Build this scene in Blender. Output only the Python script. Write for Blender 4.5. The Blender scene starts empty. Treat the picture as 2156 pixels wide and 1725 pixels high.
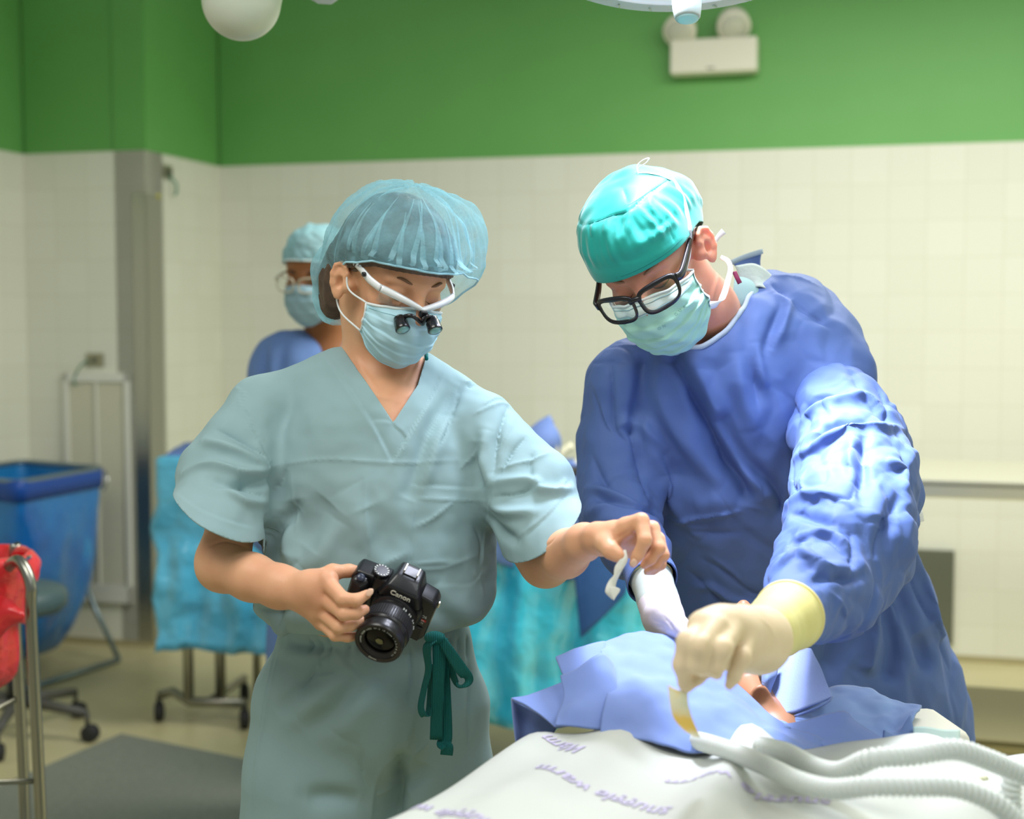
import bpy, bmesh, math, random
import numpy as np
from mathutils import Vector, Matrix, noise
from mathutils.bvhtree import BVHTree

random.seed(4)
rng = np.random.default_rng(7)
SC = bpy.context.scene
COL = SC.collection
# ---------------------------------------------------------------- camera
FPX = 3000.0
PITCH = math.atan((862.5 - 670) / FPX)
EYE = np.array([0, 0, 1.45])
FW = np.array([0, math.cos(PITCH), -math.sin(PITCH)])
UP = np.array([0, math.sin(PITCH), math.cos(PITCH)])
RT = np.array([1.0, 0, 0])
cam = bpy.data.cameras.new('camera'); camo = bpy.data.objects.new('camera', cam); COL.objects.link(camo)
camo.location = EYE; camo.rotation_euler = (math.pi / 2 - PITCH, 0, 0)
cam.sensor_width = 36; cam.lens = FPX / 2156 * 36; cam.clip_start = 0.05
cam.dof.use_dof = True; cam.dof.focus_distance = 2.2; cam.dof.aperture_fstop = 2.8
SC.camera = camo
# ---------------------------------------------------------------- world, lamps, exposure
w = bpy.data.worlds.new('world'); SC.world = w; w.use_nodes = True
w.node_tree.nodes['Background'].inputs[0].default_value = (0.93, 0.97, 0.92, 1)
w.node_tree.nodes['Background'].inputs[1].default_value = 0.33

def area(name, loc, target, sx, sy, power, color):
    l = bpy.data.lights.new(name, 'AREA'); l.shape = 'RECTANGLE'; l.size = sx; l.size_y = sy
    l.energy = power; l.color = color
    o = bpy.data.objects.new(name, l); COL.objects.link(o); o.location = loc
    o.rotation_euler = (Vector(target) - Vector(loc)).to_track_quat('-Z', 'Y').to_euler()
    return o
area('ceiling_lamp', (1.15, 3.8, 3.0), (1.15, 3.8, 0), 2.2, 1.2, 128, (1, .99, .91))
area('ceiling_lamp', (-0.9, 1.0, 3.0), (-0.9, 1.0, 0), 1.2, 1.2, 44, (1, .99, .92))  # unseen, added as front fill for the people
area('ceiling_lamp', (1.5, 0.3, 3.0), (1.2, 1.2, 0), 1.2, 1.2, 26, (.95, .98, 1))  # second unseen front fill
LAMP_C = Vector((0.262, 2.2, 2.033)); LAMP_N = Vector((0.0, -0.27, -0.96)).normalized()
def beam(energy, deg, blend, target, soft):
    sp = bpy.data.lights.new('surgical_beam', 'SPOT'); sp.energy = energy; sp.color = (.80, .83, 1)
    sp.spot_size = math.radians(deg); sp.spot_blend = blend; sp.shadow_soft_size = soft
    o = bpy.data.objects.new('surgical_beam', sp); COL.objects.link(o)
    o.location = LAMP_C + LAMP_N * 0.065
    o.rotation_euler = (Vector(target) - o.location).to_track_quat('-Z', 'Y').to_euler()
beam(260, 28, 0.9, (0.60, 2.14, 1.18), 0.08)
beam(115, 42, 0.9, (0.34, 2.04, 0.95), 0.09)
beam(18, 44, 0.6, (0.215, 2.22, 1.67), 0.09)
beam(42, 100, 0.7, (0.25, 1.95, 0.95), 0.14)
SC.view_settings.view_transform = 'Standard'; SC.view_settings.look = 'None'
SC.view_settings.gamma = 1; SC.view_settings.use_curve_mapping = False
SC.view_settings.exposure = -0.1
SC.cycles.use_denoising = True
SC.cycles.max_bounces = 6; SC.cycles.diffuse_bounces = 3; SC.cycles.glossy_bounces = 3
SC.cycles.transmission_bounces = 6; SC.cycles.transparent_max_bounces = 12
SC.cycles.caustics_reflective = False; SC.cycles.caustics_refractive = False
SC.cycles.sample_clamp_indirect = 4

# ---------------------------------------------------------------- geometry helpers
def P(px, py, Y):
    "world point seen at pixel (px,py) lying at depth Y"
    d = FW + RT * (px - 1078) / FPX + UP * (862.5 - py) / FPX
    return EYE + d * (Y / d[1])
def S(Y): return FPX / Y
def PZ(px, py, z):
    d = FW + RT * (px - 1078) / FPX + UP * (862.5 - py) / FPX
    return EYE + d * ((z - EYE[2]) / d[2])
def nrm(v):
    v = np.asarray(v, float); return v / (np.linalg.norm(v) + 1e-12)

def link(name, me, mat, parent=None, smooth=True):
    o = bpy.data.objects.new(name, me); COL.objects.link(o)
    if mat:
        me.materials.append(mat)
    if parent: o.parent = parent
    if smooth and isinstance(me, bpy.types.Mesh):
        me.polygons.foreach_set('use_smooth', np.ones(len(me.polygons), bool))
    return o
def npmesh(name, V, F, mat, parent=None, smooth=True):
    me = bpy.data.meshes.new(name)
    V = np.asarray(V, np.float32)
    if isinstance(F, np.ndarray):
        k = F.shape[1]; n = len(F)
        me.vertices.add(len(V)); me.vertices.foreach_set('co', V.ravel())
        me.loops.add(n * k); me.loops.foreach_set('vertex_index', F.astype(np.int32).ravel())
        me.polygons.add(n); me.polygons.foreach_set('loop_start', np.arange(0, n * k, k, dtype=np.int32))
        try: me.polygons.foreach_set('loop_total', np.full(n, k, np.int32))
        except Exception: pass
        me.update(calc_edges=True); me.validate()
    else:
        me.from_pydata([tuple(map(float, v)) for v in V], [], [tuple(map(int, f)) for f in F]); me.update()
    return link(name, me, mat, parent, smooth)
def thing(name, label, cat, loc=(0, 0, 0), group=None):
    o = bpy.data.objects.new(name, None); COL.objects.link(o); o.location = loc
    o.empty_display_size = .05
    return tag(o, label, cat, group)
def tag(o, label, cat, group=None):
    o['label'] = label; o['category'] = cat
    if group: o['group'] = group
    return o
def lab(o, l): o['label'] = l; return o
def struct(o): o['kind'] = 'structure'; return o
def local(o):
    "geometry was made in world space: cancel the parent's offset"
    if o.parent:
        o.matrix_parent_inverse = Matrix.Translation(-Vector(o.parent.location))
    return o

class MB:
    "collects shapes, builds one mesh"
    def __init__(s): s.bm = bmesh.new()
    def box(s, c, size, ax=None, bev=0.0, seg=2):
        M = np.eye(3) if ax is None else np.asarray(ax, float)  # rows = axes
        t = bmesh.new(); bmesh.ops.create_cube(t, size=1)
        for v in t.verts: v.co = Vector((v.co.x * size[0], v.co.y * size[1], v.co.z * size[2]))
        if bev > 0: bmesh.ops.bevel(t, geom=t.edges[:], offset=bev, segments=seg, affect='EDGES', profile=.5)
        for v in t.verts: v.co = Vector(tuple(np.asarray(c, float) + np.array(v.co) @ M))
        s._add(t); return s
    def _add(s, t):
        m = {}
        for v in t.verts: m[v] = s.bm.verts.new(v.co)
        for f in t.faces:
            try: s.bm.faces.new([m[v] for v in f.verts])
            except ValueError: pass
        t.free()
    def tube(s, pts, r, n=12, cap=True, closed=False):
        pts = [np.asarray(p, float) for p in pts]; N = len(pts)
        rr = r if hasattr(r, '__len__') else [r] * N
        rings = []; u = None
        for i in range(N):
            if closed: t = pts[(i + 1) % N] - pts[i - 1]
            else: t = pts[min(i + 1, N - 1)] - pts[max(i - 1, 0)]
            t = nrm(t)
            if u is None:
                a = np.array([0, 0, 1.0]) if abs(t[2]) < .9 else np.array([1.0, 0, 0])
                u = nrm(np.cross(a, t))
            else: u = nrm(u - t * (u @ t))
            v = np.cross(t, u)
            rings.append([s.bm.verts.new(tuple(pts[i] + rr[i] * (math.cos(q) * u + math.sin(q) * v))) for q in [2 * math.pi * k / n for k in range(n)]])
        for i in range(N if closed else N - 1):
            A = rings[i]; B = rings[(i + 1) % N]
            for k in range(n):
                s.bm.faces.new((A[k], A[(k + 1) % n], B[(k + 1) % n], B[k]))
        if cap and not closed:
            s.bm.faces.new(rings[0][::-1]); s.bm.faces.new(rings[-1])
        return s
    def lathe(s, c, ax, prof, n=32, cap=True):
        "prof: list of (r, h) along axis ax from c"
        ax = nrm(ax); a = np.array([0, 0, 1.0]) if abs(ax[2]) < .9 else np.array([1.0, 0, 0])
        u = nrm(np.cross(a, ax)); v = np.cross(ax, u); c = np.asarray(c, float); rings = []
        for r, h in prof:
            r = max(r, 1e-5)
            rings.append([s.bm.verts.new(tuple(c + ax * h + r * (math.cos(q) * u + math.sin(q) * v))) for q in [2 * math.pi * k / n for k in range(n)]])
        for A, B in zip(rings, rings[1:]):
            for k in range(n): s.bm.faces.new((A[k], A[(k + 1) % n], B[(k + 1) % n], B[k]))
        if cap: s.bm.faces.new(rings[0][::-1]); s.bm.faces.new(rings[-1])
        return s
    def poly(s, pts, ext=None):
        a = [s.bm.verts.new(tuple(p)) for p in pts]; s.bm.faces.new(a)
        if ext is not None:
            b = [s.bm.verts.new(tuple(np.asarray(p) + ext)) for p in pts]; s.bm.faces.new(b[::-1])
            for i in range(len(a)):
                j = (i + 1) % len(a); s.bm.faces.new((a[j], a[i], b[i], b[j]))
        return s
    def build(s, name, mat, parent=None, smooth=False, bevel=0):
        bmesh.ops.recalc_face_normals(s.bm, faces=s.bm.faces[:])
        me = bpy.data.meshes.new(name); s.bm.to_mesh(me); s.bm.free()
        o = link(name, me, mat, parent, False)
        if smooth:
            me.polygons.foreach_set('use_smooth', np.ones(len(me.polygons), bool))
            if smooth == 'auto': autosmooth(o)
        if bevel:
            m = o.modifiers.new('bevel', 'BEVEL'); m.width = bevel; m.segments = 2; m.limit_method = 'ANGLE'
        return local(o)
def autosmooth(o, ang=0.7):
    me = o.data
    bm = bmesh.new(); bm.from_mesh(me)
    for e in bm.edges:
        if len(e.link_faces) == 2 and e.calc_face_angle(0) > ang: e.smooth = False
    bm.to_mesh(me); bm.free()

def spline(pts, n=8, closed=False):
    "Catmull-Rom through points"
    p = np.asarray(pts, float); N = len(p); out = []
    rngi = range(N) if closed else range(N - 1)
    for i in rngi:
        if closed: p0, p1, p2, p3 = p[i - 1], p[i], p[(i + 1) % N], p[(i + 2) % N]
        else: p1, p2 = p[i], p[i + 1]; p0 = p[i - 1] if i else 2 * p1 - p2; p3 = p[i + 2] if i + 2 < N else 2 * p2 - p1
        for k in range(n):
            t = k / n
            out.append(.5 * ((2 * p1) + (-p0 + p2) * t + (2 * p0 - 5 * p1 + 4 * p2 - p3) * t * t + (-p0 + 3 * p1 - 3 * p2 + p3) * t ** 3))
    if not closed: out.append(p[-1])
    return np.array(out)
def patch(rows, nu=10, nv=10):
    "smooth grid through a net of control points -> V (a,b,3)"
    R = [spline(r, nu) for r in rows]; R = np.array(R)
    return np.array([spline(R[:, j], nv) for j in range(R.shape[1])])  # (U, V, 3)
def gridmesh(name, G, mat, parent=None, thick=0.0, offset=0.0, wrapu=False):
    U, V = G.shape[:2]; idx = np.arange(U * V).reshape(U, V)
    if wrapu: idx = np.vstack([idx, idx[:1]])
    F = np.stack([idx[:-1, :-1], idx[1:, :-1], idx[1:, 1:], idx[:-1, 1:]], -1).reshape(-1, 4)
    o = npmesh(name, G.reshape(-1, 3), F, mat, parent)
    if thick:
        m = o.modifiers.new('solid', 'SOLIDIFY'); m.thickness = thick; m.offset = offset
    return local(o)
def ribbon(name, pts, wid, wvec, mat, parent=None, thick=.0006, n=6, nw=3):
    "strip along pts; wvec = width direction(s)"
    p = spline(pts, n); N = len(p)
    W = np.asarray(wvec, float)
    if W.ndim == 2: W = spline(W, n)
    else: W = np.repeat(W[None], N, 0)
    wid = np.interp(np.linspace(0, 1, N), np.linspace(0, 1, len(wid)), wid) if hasattr(wid, '__len__') else np.full(N, wid)
    G = np.zeros((N, nw, 3))
    for i in range(N):
        t = nrm(p[min(i + 1, N - 1)] - p[max(i - 1, 0)]); ww = nrm(W[i] - t * (W[i] @ t))
        for k in range(nw): G[i, k] = p[i] + ww * wid[i] * (k / (nw - 1) - .5)
    return gridmesh(name, G, mat, parent, thick)

# ---------------------------------------------------------------- signed-distance bodies
class SDF:
    def __init__(s, h): s.h = h; s.ops = []
    def cone(s, a, b, ra, rb, k=.01, sq=None, op='u'):
        s.ops.append(('c', np.asarray(a, float), np.asarray(b, float), ra, rb, k, sq, op)); return s
    def chain(s, pts, k=.01, sq=None, kk=None, op='u'):
        "pts: (point, radius) list"
        for i, ((a, ra), (b, rb)) in enumerate(zip(pts, pts[1:])):
            s.cone(a, b, ra, rb, k if i == 0 or kk is None else kk, sq, op)
        return s
    def pchain(s, pts, k=.01, sq=None, op='u', kk=None):
        "pts: (px,py,Y,rpx)"
        return s.chain([(P(x, y, Y), r / S(Y)) for x, y, Y, r in pts], k, sq, kk, op)
    def ell(s, c, r, M=None, k=.01, op='u'):
        s.ops.append(('e', np.asarray(c, float), np.asarray(r, float), np.eye(3) if M is None else np.asarray(M, float), 0, k, None, op)); return s
    def plane(s, c, n, k=.01):
        "keep the side opposite n"
        s.ops.append(('p', np.asarray(c, float), nrm(n), 0, 0, k, None, 'x')); return s
    def bounds(s):
        lo = np.full(3, 9e9); hi = -lo
        for o in s.ops:
            if o[0] == 'p' or o[7] == 's': continue
            l, h = s.bb(o); lo = np.minimum(lo, l); hi = np.maximum(hi, h)
        return lo - 4 * s.h, hi + 4 * s.h
    def bb(s, o):
        if o[0] == 'c':
            r = max(o[3], o[4]); return np.minimum(o[1] - o[3], o[2] - o[4]), np.maximum(o[1] + o[3], o[2] + o[4])
        r = o[2].max(); return o[1] - r, o[1] + r
    def mesh(s, smooth=1, clampz=None):
        h = s.h; lo, hi = s.bounds()
        for o in s.ops:   # axis-aligned keep bounds from planes
            if o[0] == 'p':
                for a in range(3):
                    if o[2][a] > .98: hi[a] = min(hi[a], o[1][a] + 4 * h)
                    if o[2][a] < -.98: lo[a] = max(lo[a], o[1][a] - 4 * h)
        n = np.ceil((hi - lo) / h).astype(int) + 1
        D = np.full(n, .5, np.float32)
        ax = [lo[i] + h * np.arange(n[i]) for i in range(3)]
        for o in s.ops:
            k = o[5]
            if o[0] == 'p':
                d = ((ax[0][:, None, None] - o[1][0]) * o[2][0] + (ax[1][None, :, None] - o[1][1]) * o[2][1] + (ax[2][None, None, :] - o[1][2]) * o[2][2]).astype(np.float32)
                q = np.maximum(k - np.abs(D - d), 0) / k
                D = np.maximum(D, d) + q * q * k * .25
                continue
            l, u = s.bb(o); m = k + 3 * h
            i0 = np.clip(np.floor((l - m - lo) / h).astype(int), 0, n - 1); i1 = np.clip(np.ceil((u + m - lo) / h).astype(int) + 1, 1, n)
            if np.any(i1 <= i0): continue
            sl = tuple(slice(i0[i], i1[i]) for i in range(3))
            X = ax[0][sl[0]][:, None, None]; Y = ax[1][sl[1]][None, :, None]; Z = ax[2][sl[2]][None, None, :]
            if o[0] == 'c':
                a, b, ra, rb = o[1], o[2], o[3], o[4]; f = 1.0
                px, py, pz = X - a[0], Y - a[1], Z - a[2]; ba = b - a
                if o[6] is not None:
                    nn, f = nrm(o[6][0]), o[6][1]
                    e = (1 / f - 1) * (px * nn[0] + py * nn[1] + pz * nn[2])
                    px = px + e * nn[0]; py = py + e * nn[1]; pz = pz + e * nn[2]
                    ba = ba + (1 / f - 1) * (ba @ nn) * nn
                t = np.clip((px * ba[0] + py * ba[1] + pz * ba[2]) / (ba @ ba + 1e-12), 0, 1)
                d = np.sqrt((px - t * ba[0]) ** 2 + (py - t * ba[1]) ** 2 + (pz - t * ba[2]) ** 2) - (ra + (rb - ra) * t)
                if f < 1: d = d * np.where(d > 0, .5 + .5 * f, 1)
            else:
                c, r, M = o[1], o[2], o[3]
                px, py, pz = X - c[0], Y - c[1], Z - c[2]
                q = [(px * M[i][0] + py * M[i][1] + pz * M[i][2]) / r[i] for i in range(3)]   # rows of M = axes
                k0 = np.sqrt(q[0] ** 2 + q[1] ** 2 + q[2] ** 2) + 1e-9
                k1 = np.sqrt((q[0] / r[0]) ** 2 + (q[1] / r[1]) ** 2 + (q[2] / r[2]) ** 2) + 1e-9
                d = k0 * (k0 - 1) / k1
            d = d.astype(np.float32); E = D[sl]
            if o[7] == 'u':
                q = np.maximum(k - np.abs(E - d), 0) / k
                D[sl] = np.minimum(E, d) - q * q * k * .25
            elif o[7] == 's':
                q = np.maximum(k - np.abs(E + d), 0) / k
                D[sl] = np.maximum(E, -d) + q * q * k * .25
        V, F = snets(D, lo, h)
        for _ in range(smooth): V = relax(V, F)
        return V, F
def snets(D, lo, h):
    ins = D < 0
    nx, ny, nz = D.shape
    c = np.zeros((nx - 1, ny - 1, nz - 1), np.int8)
    for i in (0, 1):
        for j in (0, 1):
            for k in (0, 1): c += ins[i:nx - 1 + i, j:ny - 1 + j, k:nz - 1 + k]
    act = (c > 0) & (c < 8); I = np.argwhere(act); idx = np.full(act.shape, -1, np.int64); idx[act] = np.arange(len(I))
    acc = np.zeros((len(I), 3)); cnt = np.zeros(len(I))
    corner = {}
    for i in (0, 1):
        for j in (0, 1):
            for k in (0, 1): corner[i, j, k] = D[I[:, 0] + i, I[:, 1] + j, I[:, 2] + k].astype(float)
    for a in range(3):
        for u in (0, 1):
            for v in (0, 1):
                p = [0, 0, 0]; q = [0, 0, 0]; o = [x for x in range(3) if x != a]
                p[o[0]] = q[o[0]] = u; p[o[1]] = q[o[1]] = v; q[a] = 1
                d0, d1 = corner[tuple(p)], corner[tuple(q)]; m = (d0 < 0) != (d1 < 0)
                t = np.where(m, d0 / np.where(m, d0 - d1, 1), 0)
                pt = np.zeros((len(I), 3)); pt[:] = p; pt[:, a] += t
                acc[m] += pt[m]; cnt[m] += 1
    V = lo + h * (I + acc / cnt[:, None])
    Q = []
    for a in range(3):
        b, c2 = [(1, 2), (2, 0), (0, 1)][a]
        sl0 = [slice(None)] * 3; sl1 = [slice(None)] * 3; sl0[a] = slice(0, -1); sl1[a] = slice(1, None)
        A = ins[tuple(sl0)]; B = ins[tuple(sl1)]; E = np.argwhere(A != B)
        m = (E[:, b] > 0) & (E[:, c2] > 0) & (E[:, b] < D.shape[b] - 1) & (E[:, c2] < D.shape[c2] - 1); E = E[m]
        s0 = A[E[:, 0], E[:, 1], E[:, 2]]
        eb = np.zeros(3, int); eb[b] = 1; ec = np.zeros(3, int); ec[c2] = 1
        g = lambda X: idx[X[:, 0], X[:, 1], X[:, 2]]
        q = np.stack([g(E - eb - ec), g(E - ec), g(E), g(E - eb)], 1)
        q[~s0] = q[~s0][:, ::-1]; Q.append(q)
    return V, np.concatenate(Q)
def relax(V, F, lam=.5):
    e = np.concatenate([F[:, [i, (i + 1) % F.shape[1]]] for i in range(F.shape[1])])
    e = np.concatenate([e, e[:, ::-1]]); n = len(V)
    cnt = np.bincount(e[:, 0], minlength=n)[:, None] + 1e-9
    s = np.stack([np.bincount(e[:, 0], V[e[:, 1], i], n) for i in range(3)], 1)
    return V + lam * (s / cnt - V) * (cnt > .5)
def normals(V, F):
    if F.shape[1] == 4: n = np.cross(V[F[:, 2]] - V[F[:, 0]], V[F[:, 3]] - V[F[:, 1]])
    else: n = np.cross(V[F[:, 1]] - V[F[:, 0]], V[F[:, 2]] - V[F[:, 0]])
    N = np.zeros_like(V)
    for i in range(F.shape[1]):
        for a in range(3): N[:, a] += np.bincount(F[:, i], n[:, a], len(V))
    N /= np.linalg.norm(N, axis=1, keepdims=True) + 1e-12
    N = relax(N, F, .6); return N / (np.linalg.norm(N, axis=1, keepdims=True) + 1e-12)
def clip(V, F, f):
    "keep f>0"
    if F.shape[1] == 4: F = np.concatenate([F[:, [0, 1, 2]], F[:, [0, 2, 3]]])
    V = list(map(tuple, V)) if False else V
    k = f > 0; c = k[F].sum(1); keep = [F[c == 3]]
    cut = {}; NV = []; n0 = len(V); NF = []
    def mid(a, b):
        key = (a, b) if a < b else (b, a)
        if key not in cut:
            t = f[a] / (f[a] - f[b]); cut[key] = n0 + len(NV); NV.append(V[a] + (V[b] - V[a]) * t)
        return cut[key]
    for T in F[(c == 1) | (c == 2)]:
        T = list(map(int, T)); kk = [bool(k[t]) for t in T]
        if sum(kk) == 1:
            i = kk.index(True); a, b, c3 = T[i], T[(i + 1) % 3], T[(i + 2) % 3]
            NF.append((a, mid(a, b), mid(a, c3)))
        else:
            i = kk.index(False); a, b, c3 = T[i], T[(i + 1) % 3], T[(i + 2) % 3]
            m1, m2 = mid(a, b), mid(a, c3); NF += [(m1, b, c3), (m1, c3, m2)]
    if NV: V = np.vstack([V, np.array(NV)]); keep.append(np.array(NF))
    F = np.concatenate(keep); u, inv = np.unique(F, return_inverse=True)
    return V[u], inv.reshape(F.shape)
def loops(V, F, minlen=20):
    "boundary loops as point arrays"
    e = np.concatenate([F[:, [0, 1]], F[:, [1, 2]], F[:, [2, 0]]]); s = set(map(tuple, e.tolist()))
    nx = {}
    for a, b in s:
        if (b, a) not in s: nx[a] = b
    out = []
    while nx:
        a, b = next(iter(nx.items())); L = [a]; del nx[a]
        while b in nx: L.append(b); b2 = nx[b]; del nx[b]; b = b2
        if len(L) >= minlen: out.append(V[L])
    return sorted(out, key=lambda l: -len(l))
def resample(L, step, closed=True):
    p = np.vstack([L, L[:1]]) if closed else L
    d = np.r_[0, np.cumsum(np.linalg.norm(np.diff(p, axis=0), axis=1))]
    n = max(4, int(d[-1] / step)); t = np.linspace(0, d[-1], n, endpoint=not closed)
    return np.stack([np.interp(t, d, p[:, i]) for i in range(3)], 1)
def bvh(V, F): return BVHTree.FromPolygons([tuple(v) for v in V.tolist()], [tuple(f) for f in F.tolist()])
def hit(tree, x, y, from_=None):
    o = EYE; d = nrm(P(x, y, 2.0) - o); r = tree.ray_cast(Vector(o), Vector(d))
    return np.array(r[0]) if r[0] is not None else None
def creases(V, F, st, N=None, gain=1.0):
    """st: (kind, amp_mm, width_mm, [(px,py)...]) - folds traced over the cloth as found from the viewpoint,
    then pressed into it in 3-D along its normals"""
    if N is None: N = normals(V, F)
    tree = bvh(V, F); D = np.zeros(len(V))
    for kind, A, W, pts in st:
        A = max(-.013, min(.013, A * gain / 1000.)) if kind not in 'GR' else A / 1000.; W *= (.8 if kind.lower() in 'vkst' else 1) / 1000.
        pp = spline([(x, y, 0) for x, y in pts], 6)
        h = [hit(tree, x, y) for x, y, _ in pp]; h = [q for q in h if q is not None]
        if len(h) < 3: continue
        h = np.array(h); ok = [0] + [i for i in range(1, len(h)) if np.linalg.norm(h[i] - h[i - 1]) < .12]; h = h[ok]
        if len(h) < 3: continue
        lo, hi = h.min(0) - 4 * W, h.max(0) + 4 * W
        m = np.where(np.all((V > lo) & (V < hi), 1))[0]; v = V[m]
        bd = np.full(len(m), 9.); bt = np.zeros(len(m)); bs = np.zeros(len(m)); n = len(h) - 1
        for i in range(n):
            a, b = h[i], h[i + 1]; ba = b - a; L = ba @ ba + 1e-12
            t = np.clip((v - a) @ ba / L, 0, 1); q = v - a - t[:, None] * ba; d = np.linalg.norm(q, axis=1)
            s = np.einsum('ij,ij->i', np.cross(ba / math.sqrt(L), N[m]), q)
            u = d < bd; bd[u] = d[u]; bt[u] = ((i + t) / n)[u]; bs[u] = s[u]
        tp = np.sqrt(np.clip(np.sin(np.pi * np.clip(bt, .02, .98)), 0, 1)) if kind.islower() else 1.0
        kd = kind.lower()
        if kd == 'v': g = -A * np.exp(-bd / W)
        elif kd == 'r': g = A * np.exp(-(bd / W) ** 2)
        elif kd == 'g': g = -A * np.exp(-(bd / W) ** 2)
        elif kd == 'k': g = A * np.exp(-bd / W)
        elif kd == 's': g = A * np.tanh(bs / .0026) * np.exp(-bd / W)
        elif kd == 't': g = -A * np.tanh(bs / .0026) * np.exp(-bd / W)
        D[m] += g * tp
    return V + N * D[:, None]
def fbm(V, scale, amp, octv=3, stretch=(1, 1, 1), seed=0, ridge=False):
    st = np.array(stretch, float); o = Vector((seed * 7.3, seed * 3.1, seed * 1.7)); out = np.empty(len(V)); Q = V * st / scale
    for i, q in enumerate(Q.tolist()):
        x = 0; a = 1; p = Vector(q) + o
        for _ in range(octv):
            n = noise.noise(p); x += a * ((1 - abs(n) * 2.4) if ridge else n); a *= .5; p = p * 2.03
        out[i] = x
    return out * amp
def crumple(V, scale, amp, stretch=(1, 1, 1), seed=0):
    st = np.array(stretch, float); o = Vector((seed * 3.3, seed * 5.1, seed * 1.9)); out = np.empty(len(V)); W_ = V + np.stack([fbm(V, scale * 1.5, scale * .5, 2, seed=seed + j) for j in range(3)], 1); Q = W_ * st / scale
    for i, q in enumerate(Q.tolist()):
        d = noise.voronoi(Vector(q) + o)[0]; out[i] = min(d[1] - d[0], .34)
    return (out - .25) * amp
def biggest(V, F):
    n = len(V); lb = np.arange(n)
    for _ in range(400):
        m = lb[F].min(1); new = lb.copy()
        for k in range(F.shape[1]): np.minimum.at(new, F[:, k], m)
        new = new[new]; new = new[new]
        if np.array_equal(new, lb): break
        lb = new
    u, c = np.unique(lb, return_counts=True); k = lb == u[c.argmax()]
    F = F[k[F].all(1)]; u, inv = np.unique(F, return_inverse=True); return V[u], inv.reshape(F.shape)
def sdfobj(name, s, mat, parent=None, smooth=1):
    V, F = s.mesh(smooth); return local(npmesh(name, V, F, mat, parent))

# ---------------------------------------------------------------- materials
def srgb(c):
    if isinstance(c, str): c = [int(c[i:i + 2], 16) / 255 for i in (0, 2, 4)]
    return tuple(((x / 12.92) if x <= .04045 else ((x + .055) / 1.055) ** 2.4) for x in c[:3])
def M(name, col, rough=.5, metal=0, bump=None, var=None, sss=0, sheen=0, alpha=1, trans=0, spec=.5, emit=0, ior=1.45, sssr=(1, .25, .12), sub=None, coat=0):
    m = bpy.data.materials.new(name); m.use_nodes = True; nt = m.node_tree; b = nt.nodes['Principled BSDF']
    c = srgb(col); b.inputs['Base Color'].default_value = (*c, 1); b.inputs['Roughness'].default_value = rough
    b.inputs['Metallic'].default_value = metal; b.inputs['Specular IOR Level'].default_value = spec; b.inputs['IOR'].default_value = ior
    if coat: b.inputs['Coat Weight'].default_value = coat
    if sss:
        b.inputs['Subsurface Weight'].default_value = sss; b.inputs['Subsurface Radius'].default_value = sssr; b.inputs['Subsurface Scale'].default_value = .01
    if sheen: b.inputs['Sheen Weight'].default_value = sheen; b.inputs['Sheen Roughness'].default_value = .4
    b.inputs['Alpha'].default_value = alpha; b.inputs['Transmission Weight'].default_value = trans
    if emit: b.inputs['Emission Color'].default_value = (*c, 1); b.inputs['Emission Strength'].default_value = emit
    N = nt.nodes.new; L = nt.links.new
    tc = N('ShaderNodeTexCoord')
    if var:
        sc, c2, det = var; n = N('ShaderNodeTexNoise'); n.inputs['Scale'].default_value = sc; n.inputs['Detail'].default_value = det
        r = N('ShaderNodeValToRGB'); r.color_ramp.elements[0].position = .35; r.color_ramp.elements[1].position = .65
        r.color_ramp.elements[0].color = (*c, 1); r.color_ramp.elements[1].color = (*srgb(c2), 1)
        L(tc.outputs['Object'], n.inputs['Vector']); L(n.outputs['Fac'], r.inputs['Fac']); L(r.outputs['Color'], b.inputs['Base Color'])
    prev = None
    for bp in (bump or []):
        kind, sc, st, dist = bp
        if kind == 'n': n = N('ShaderNodeTexNoise'); n.inputs['Scale'].default_value = sc; n.inputs['Detail'].default_value = 4; out = n.outputs['Fac']
        elif kind == 'r':
            n = N('ShaderNodeTexNoise'); n.noise_type = 'RIDGED_MULTIFRACTAL'; n.inputs['Scale'].default_value = sc; n.inputs['Detail'].default_value = 3; out = n.outputs['Fac']
        elif kind == 'v': n = N('ShaderNodeTexVoronoi'); n.inputs['Scale'].default_value = sc; out = n.outputs['Distance']
        elif kind == 'e':
            n = N('ShaderNodeTexVoronoi'); n.feature = 'DISTANCE_TO_EDGE'; n.inputs['Scale'].default_value = sc
            nz = N('ShaderNodeTexNoise'); nz.inputs['Scale'].default_value = sc * .7; ad = N('ShaderNodeVectorMath'); ad.operation = 'MULTIPLY_ADD'; ad.inputs[1].default_value = (.12, .12, .12)
            L(tc.outputs['Object'], nz.inputs['Vector']); L(nz.outputs['Color'], ad.inputs[0]); L(tc.outputs['Object'], ad.inputs[2])
            mn = N('ShaderNodeMath'); mn.operation = 'MINIMUM'; mn.inputs[1].default_value = .22; L(n.outputs['Distance'], mn.inputs[0]); out = mn.outputs[0]
        elif kind == 'w': n = N('ShaderNodeTexWave'); n.inputs['Scale'].default_value = sc; n.inputs['Distortion'].default_value = 1; n.bands_direction = 'DIAGONAL'; out = n.outputs['Fac']
        L(ad.outputs[0] if kind == 'e' else tc.outputs['Object'], n.inputs['Vector'])
        bn = N('ShaderNodeBump'); bn.inputs['Strength'].default_value = st; bn.inputs['Distance'].default_value = dist
        L(out, bn.inputs['Height'])
        if prev: L(prev.outputs['Normal'], bn.inputs['Normal'])
        prev = bn
    if prev: L(prev.outputs['Normal'], b.inputs['Normal'])
    return m
STEEL = M('brushed_steel', 'b9b8ae', .32, 1, [('n', 60, .1, .002)])
STEELD = M('dull_steel', '8f8d80', .4, 1)
CHROME = M('chrome', 'd8d8d4', .15, 1)
BLACK = M('black_plastic', '15161a', .38, 0, [('n', 900, .15, .0005)])
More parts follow.
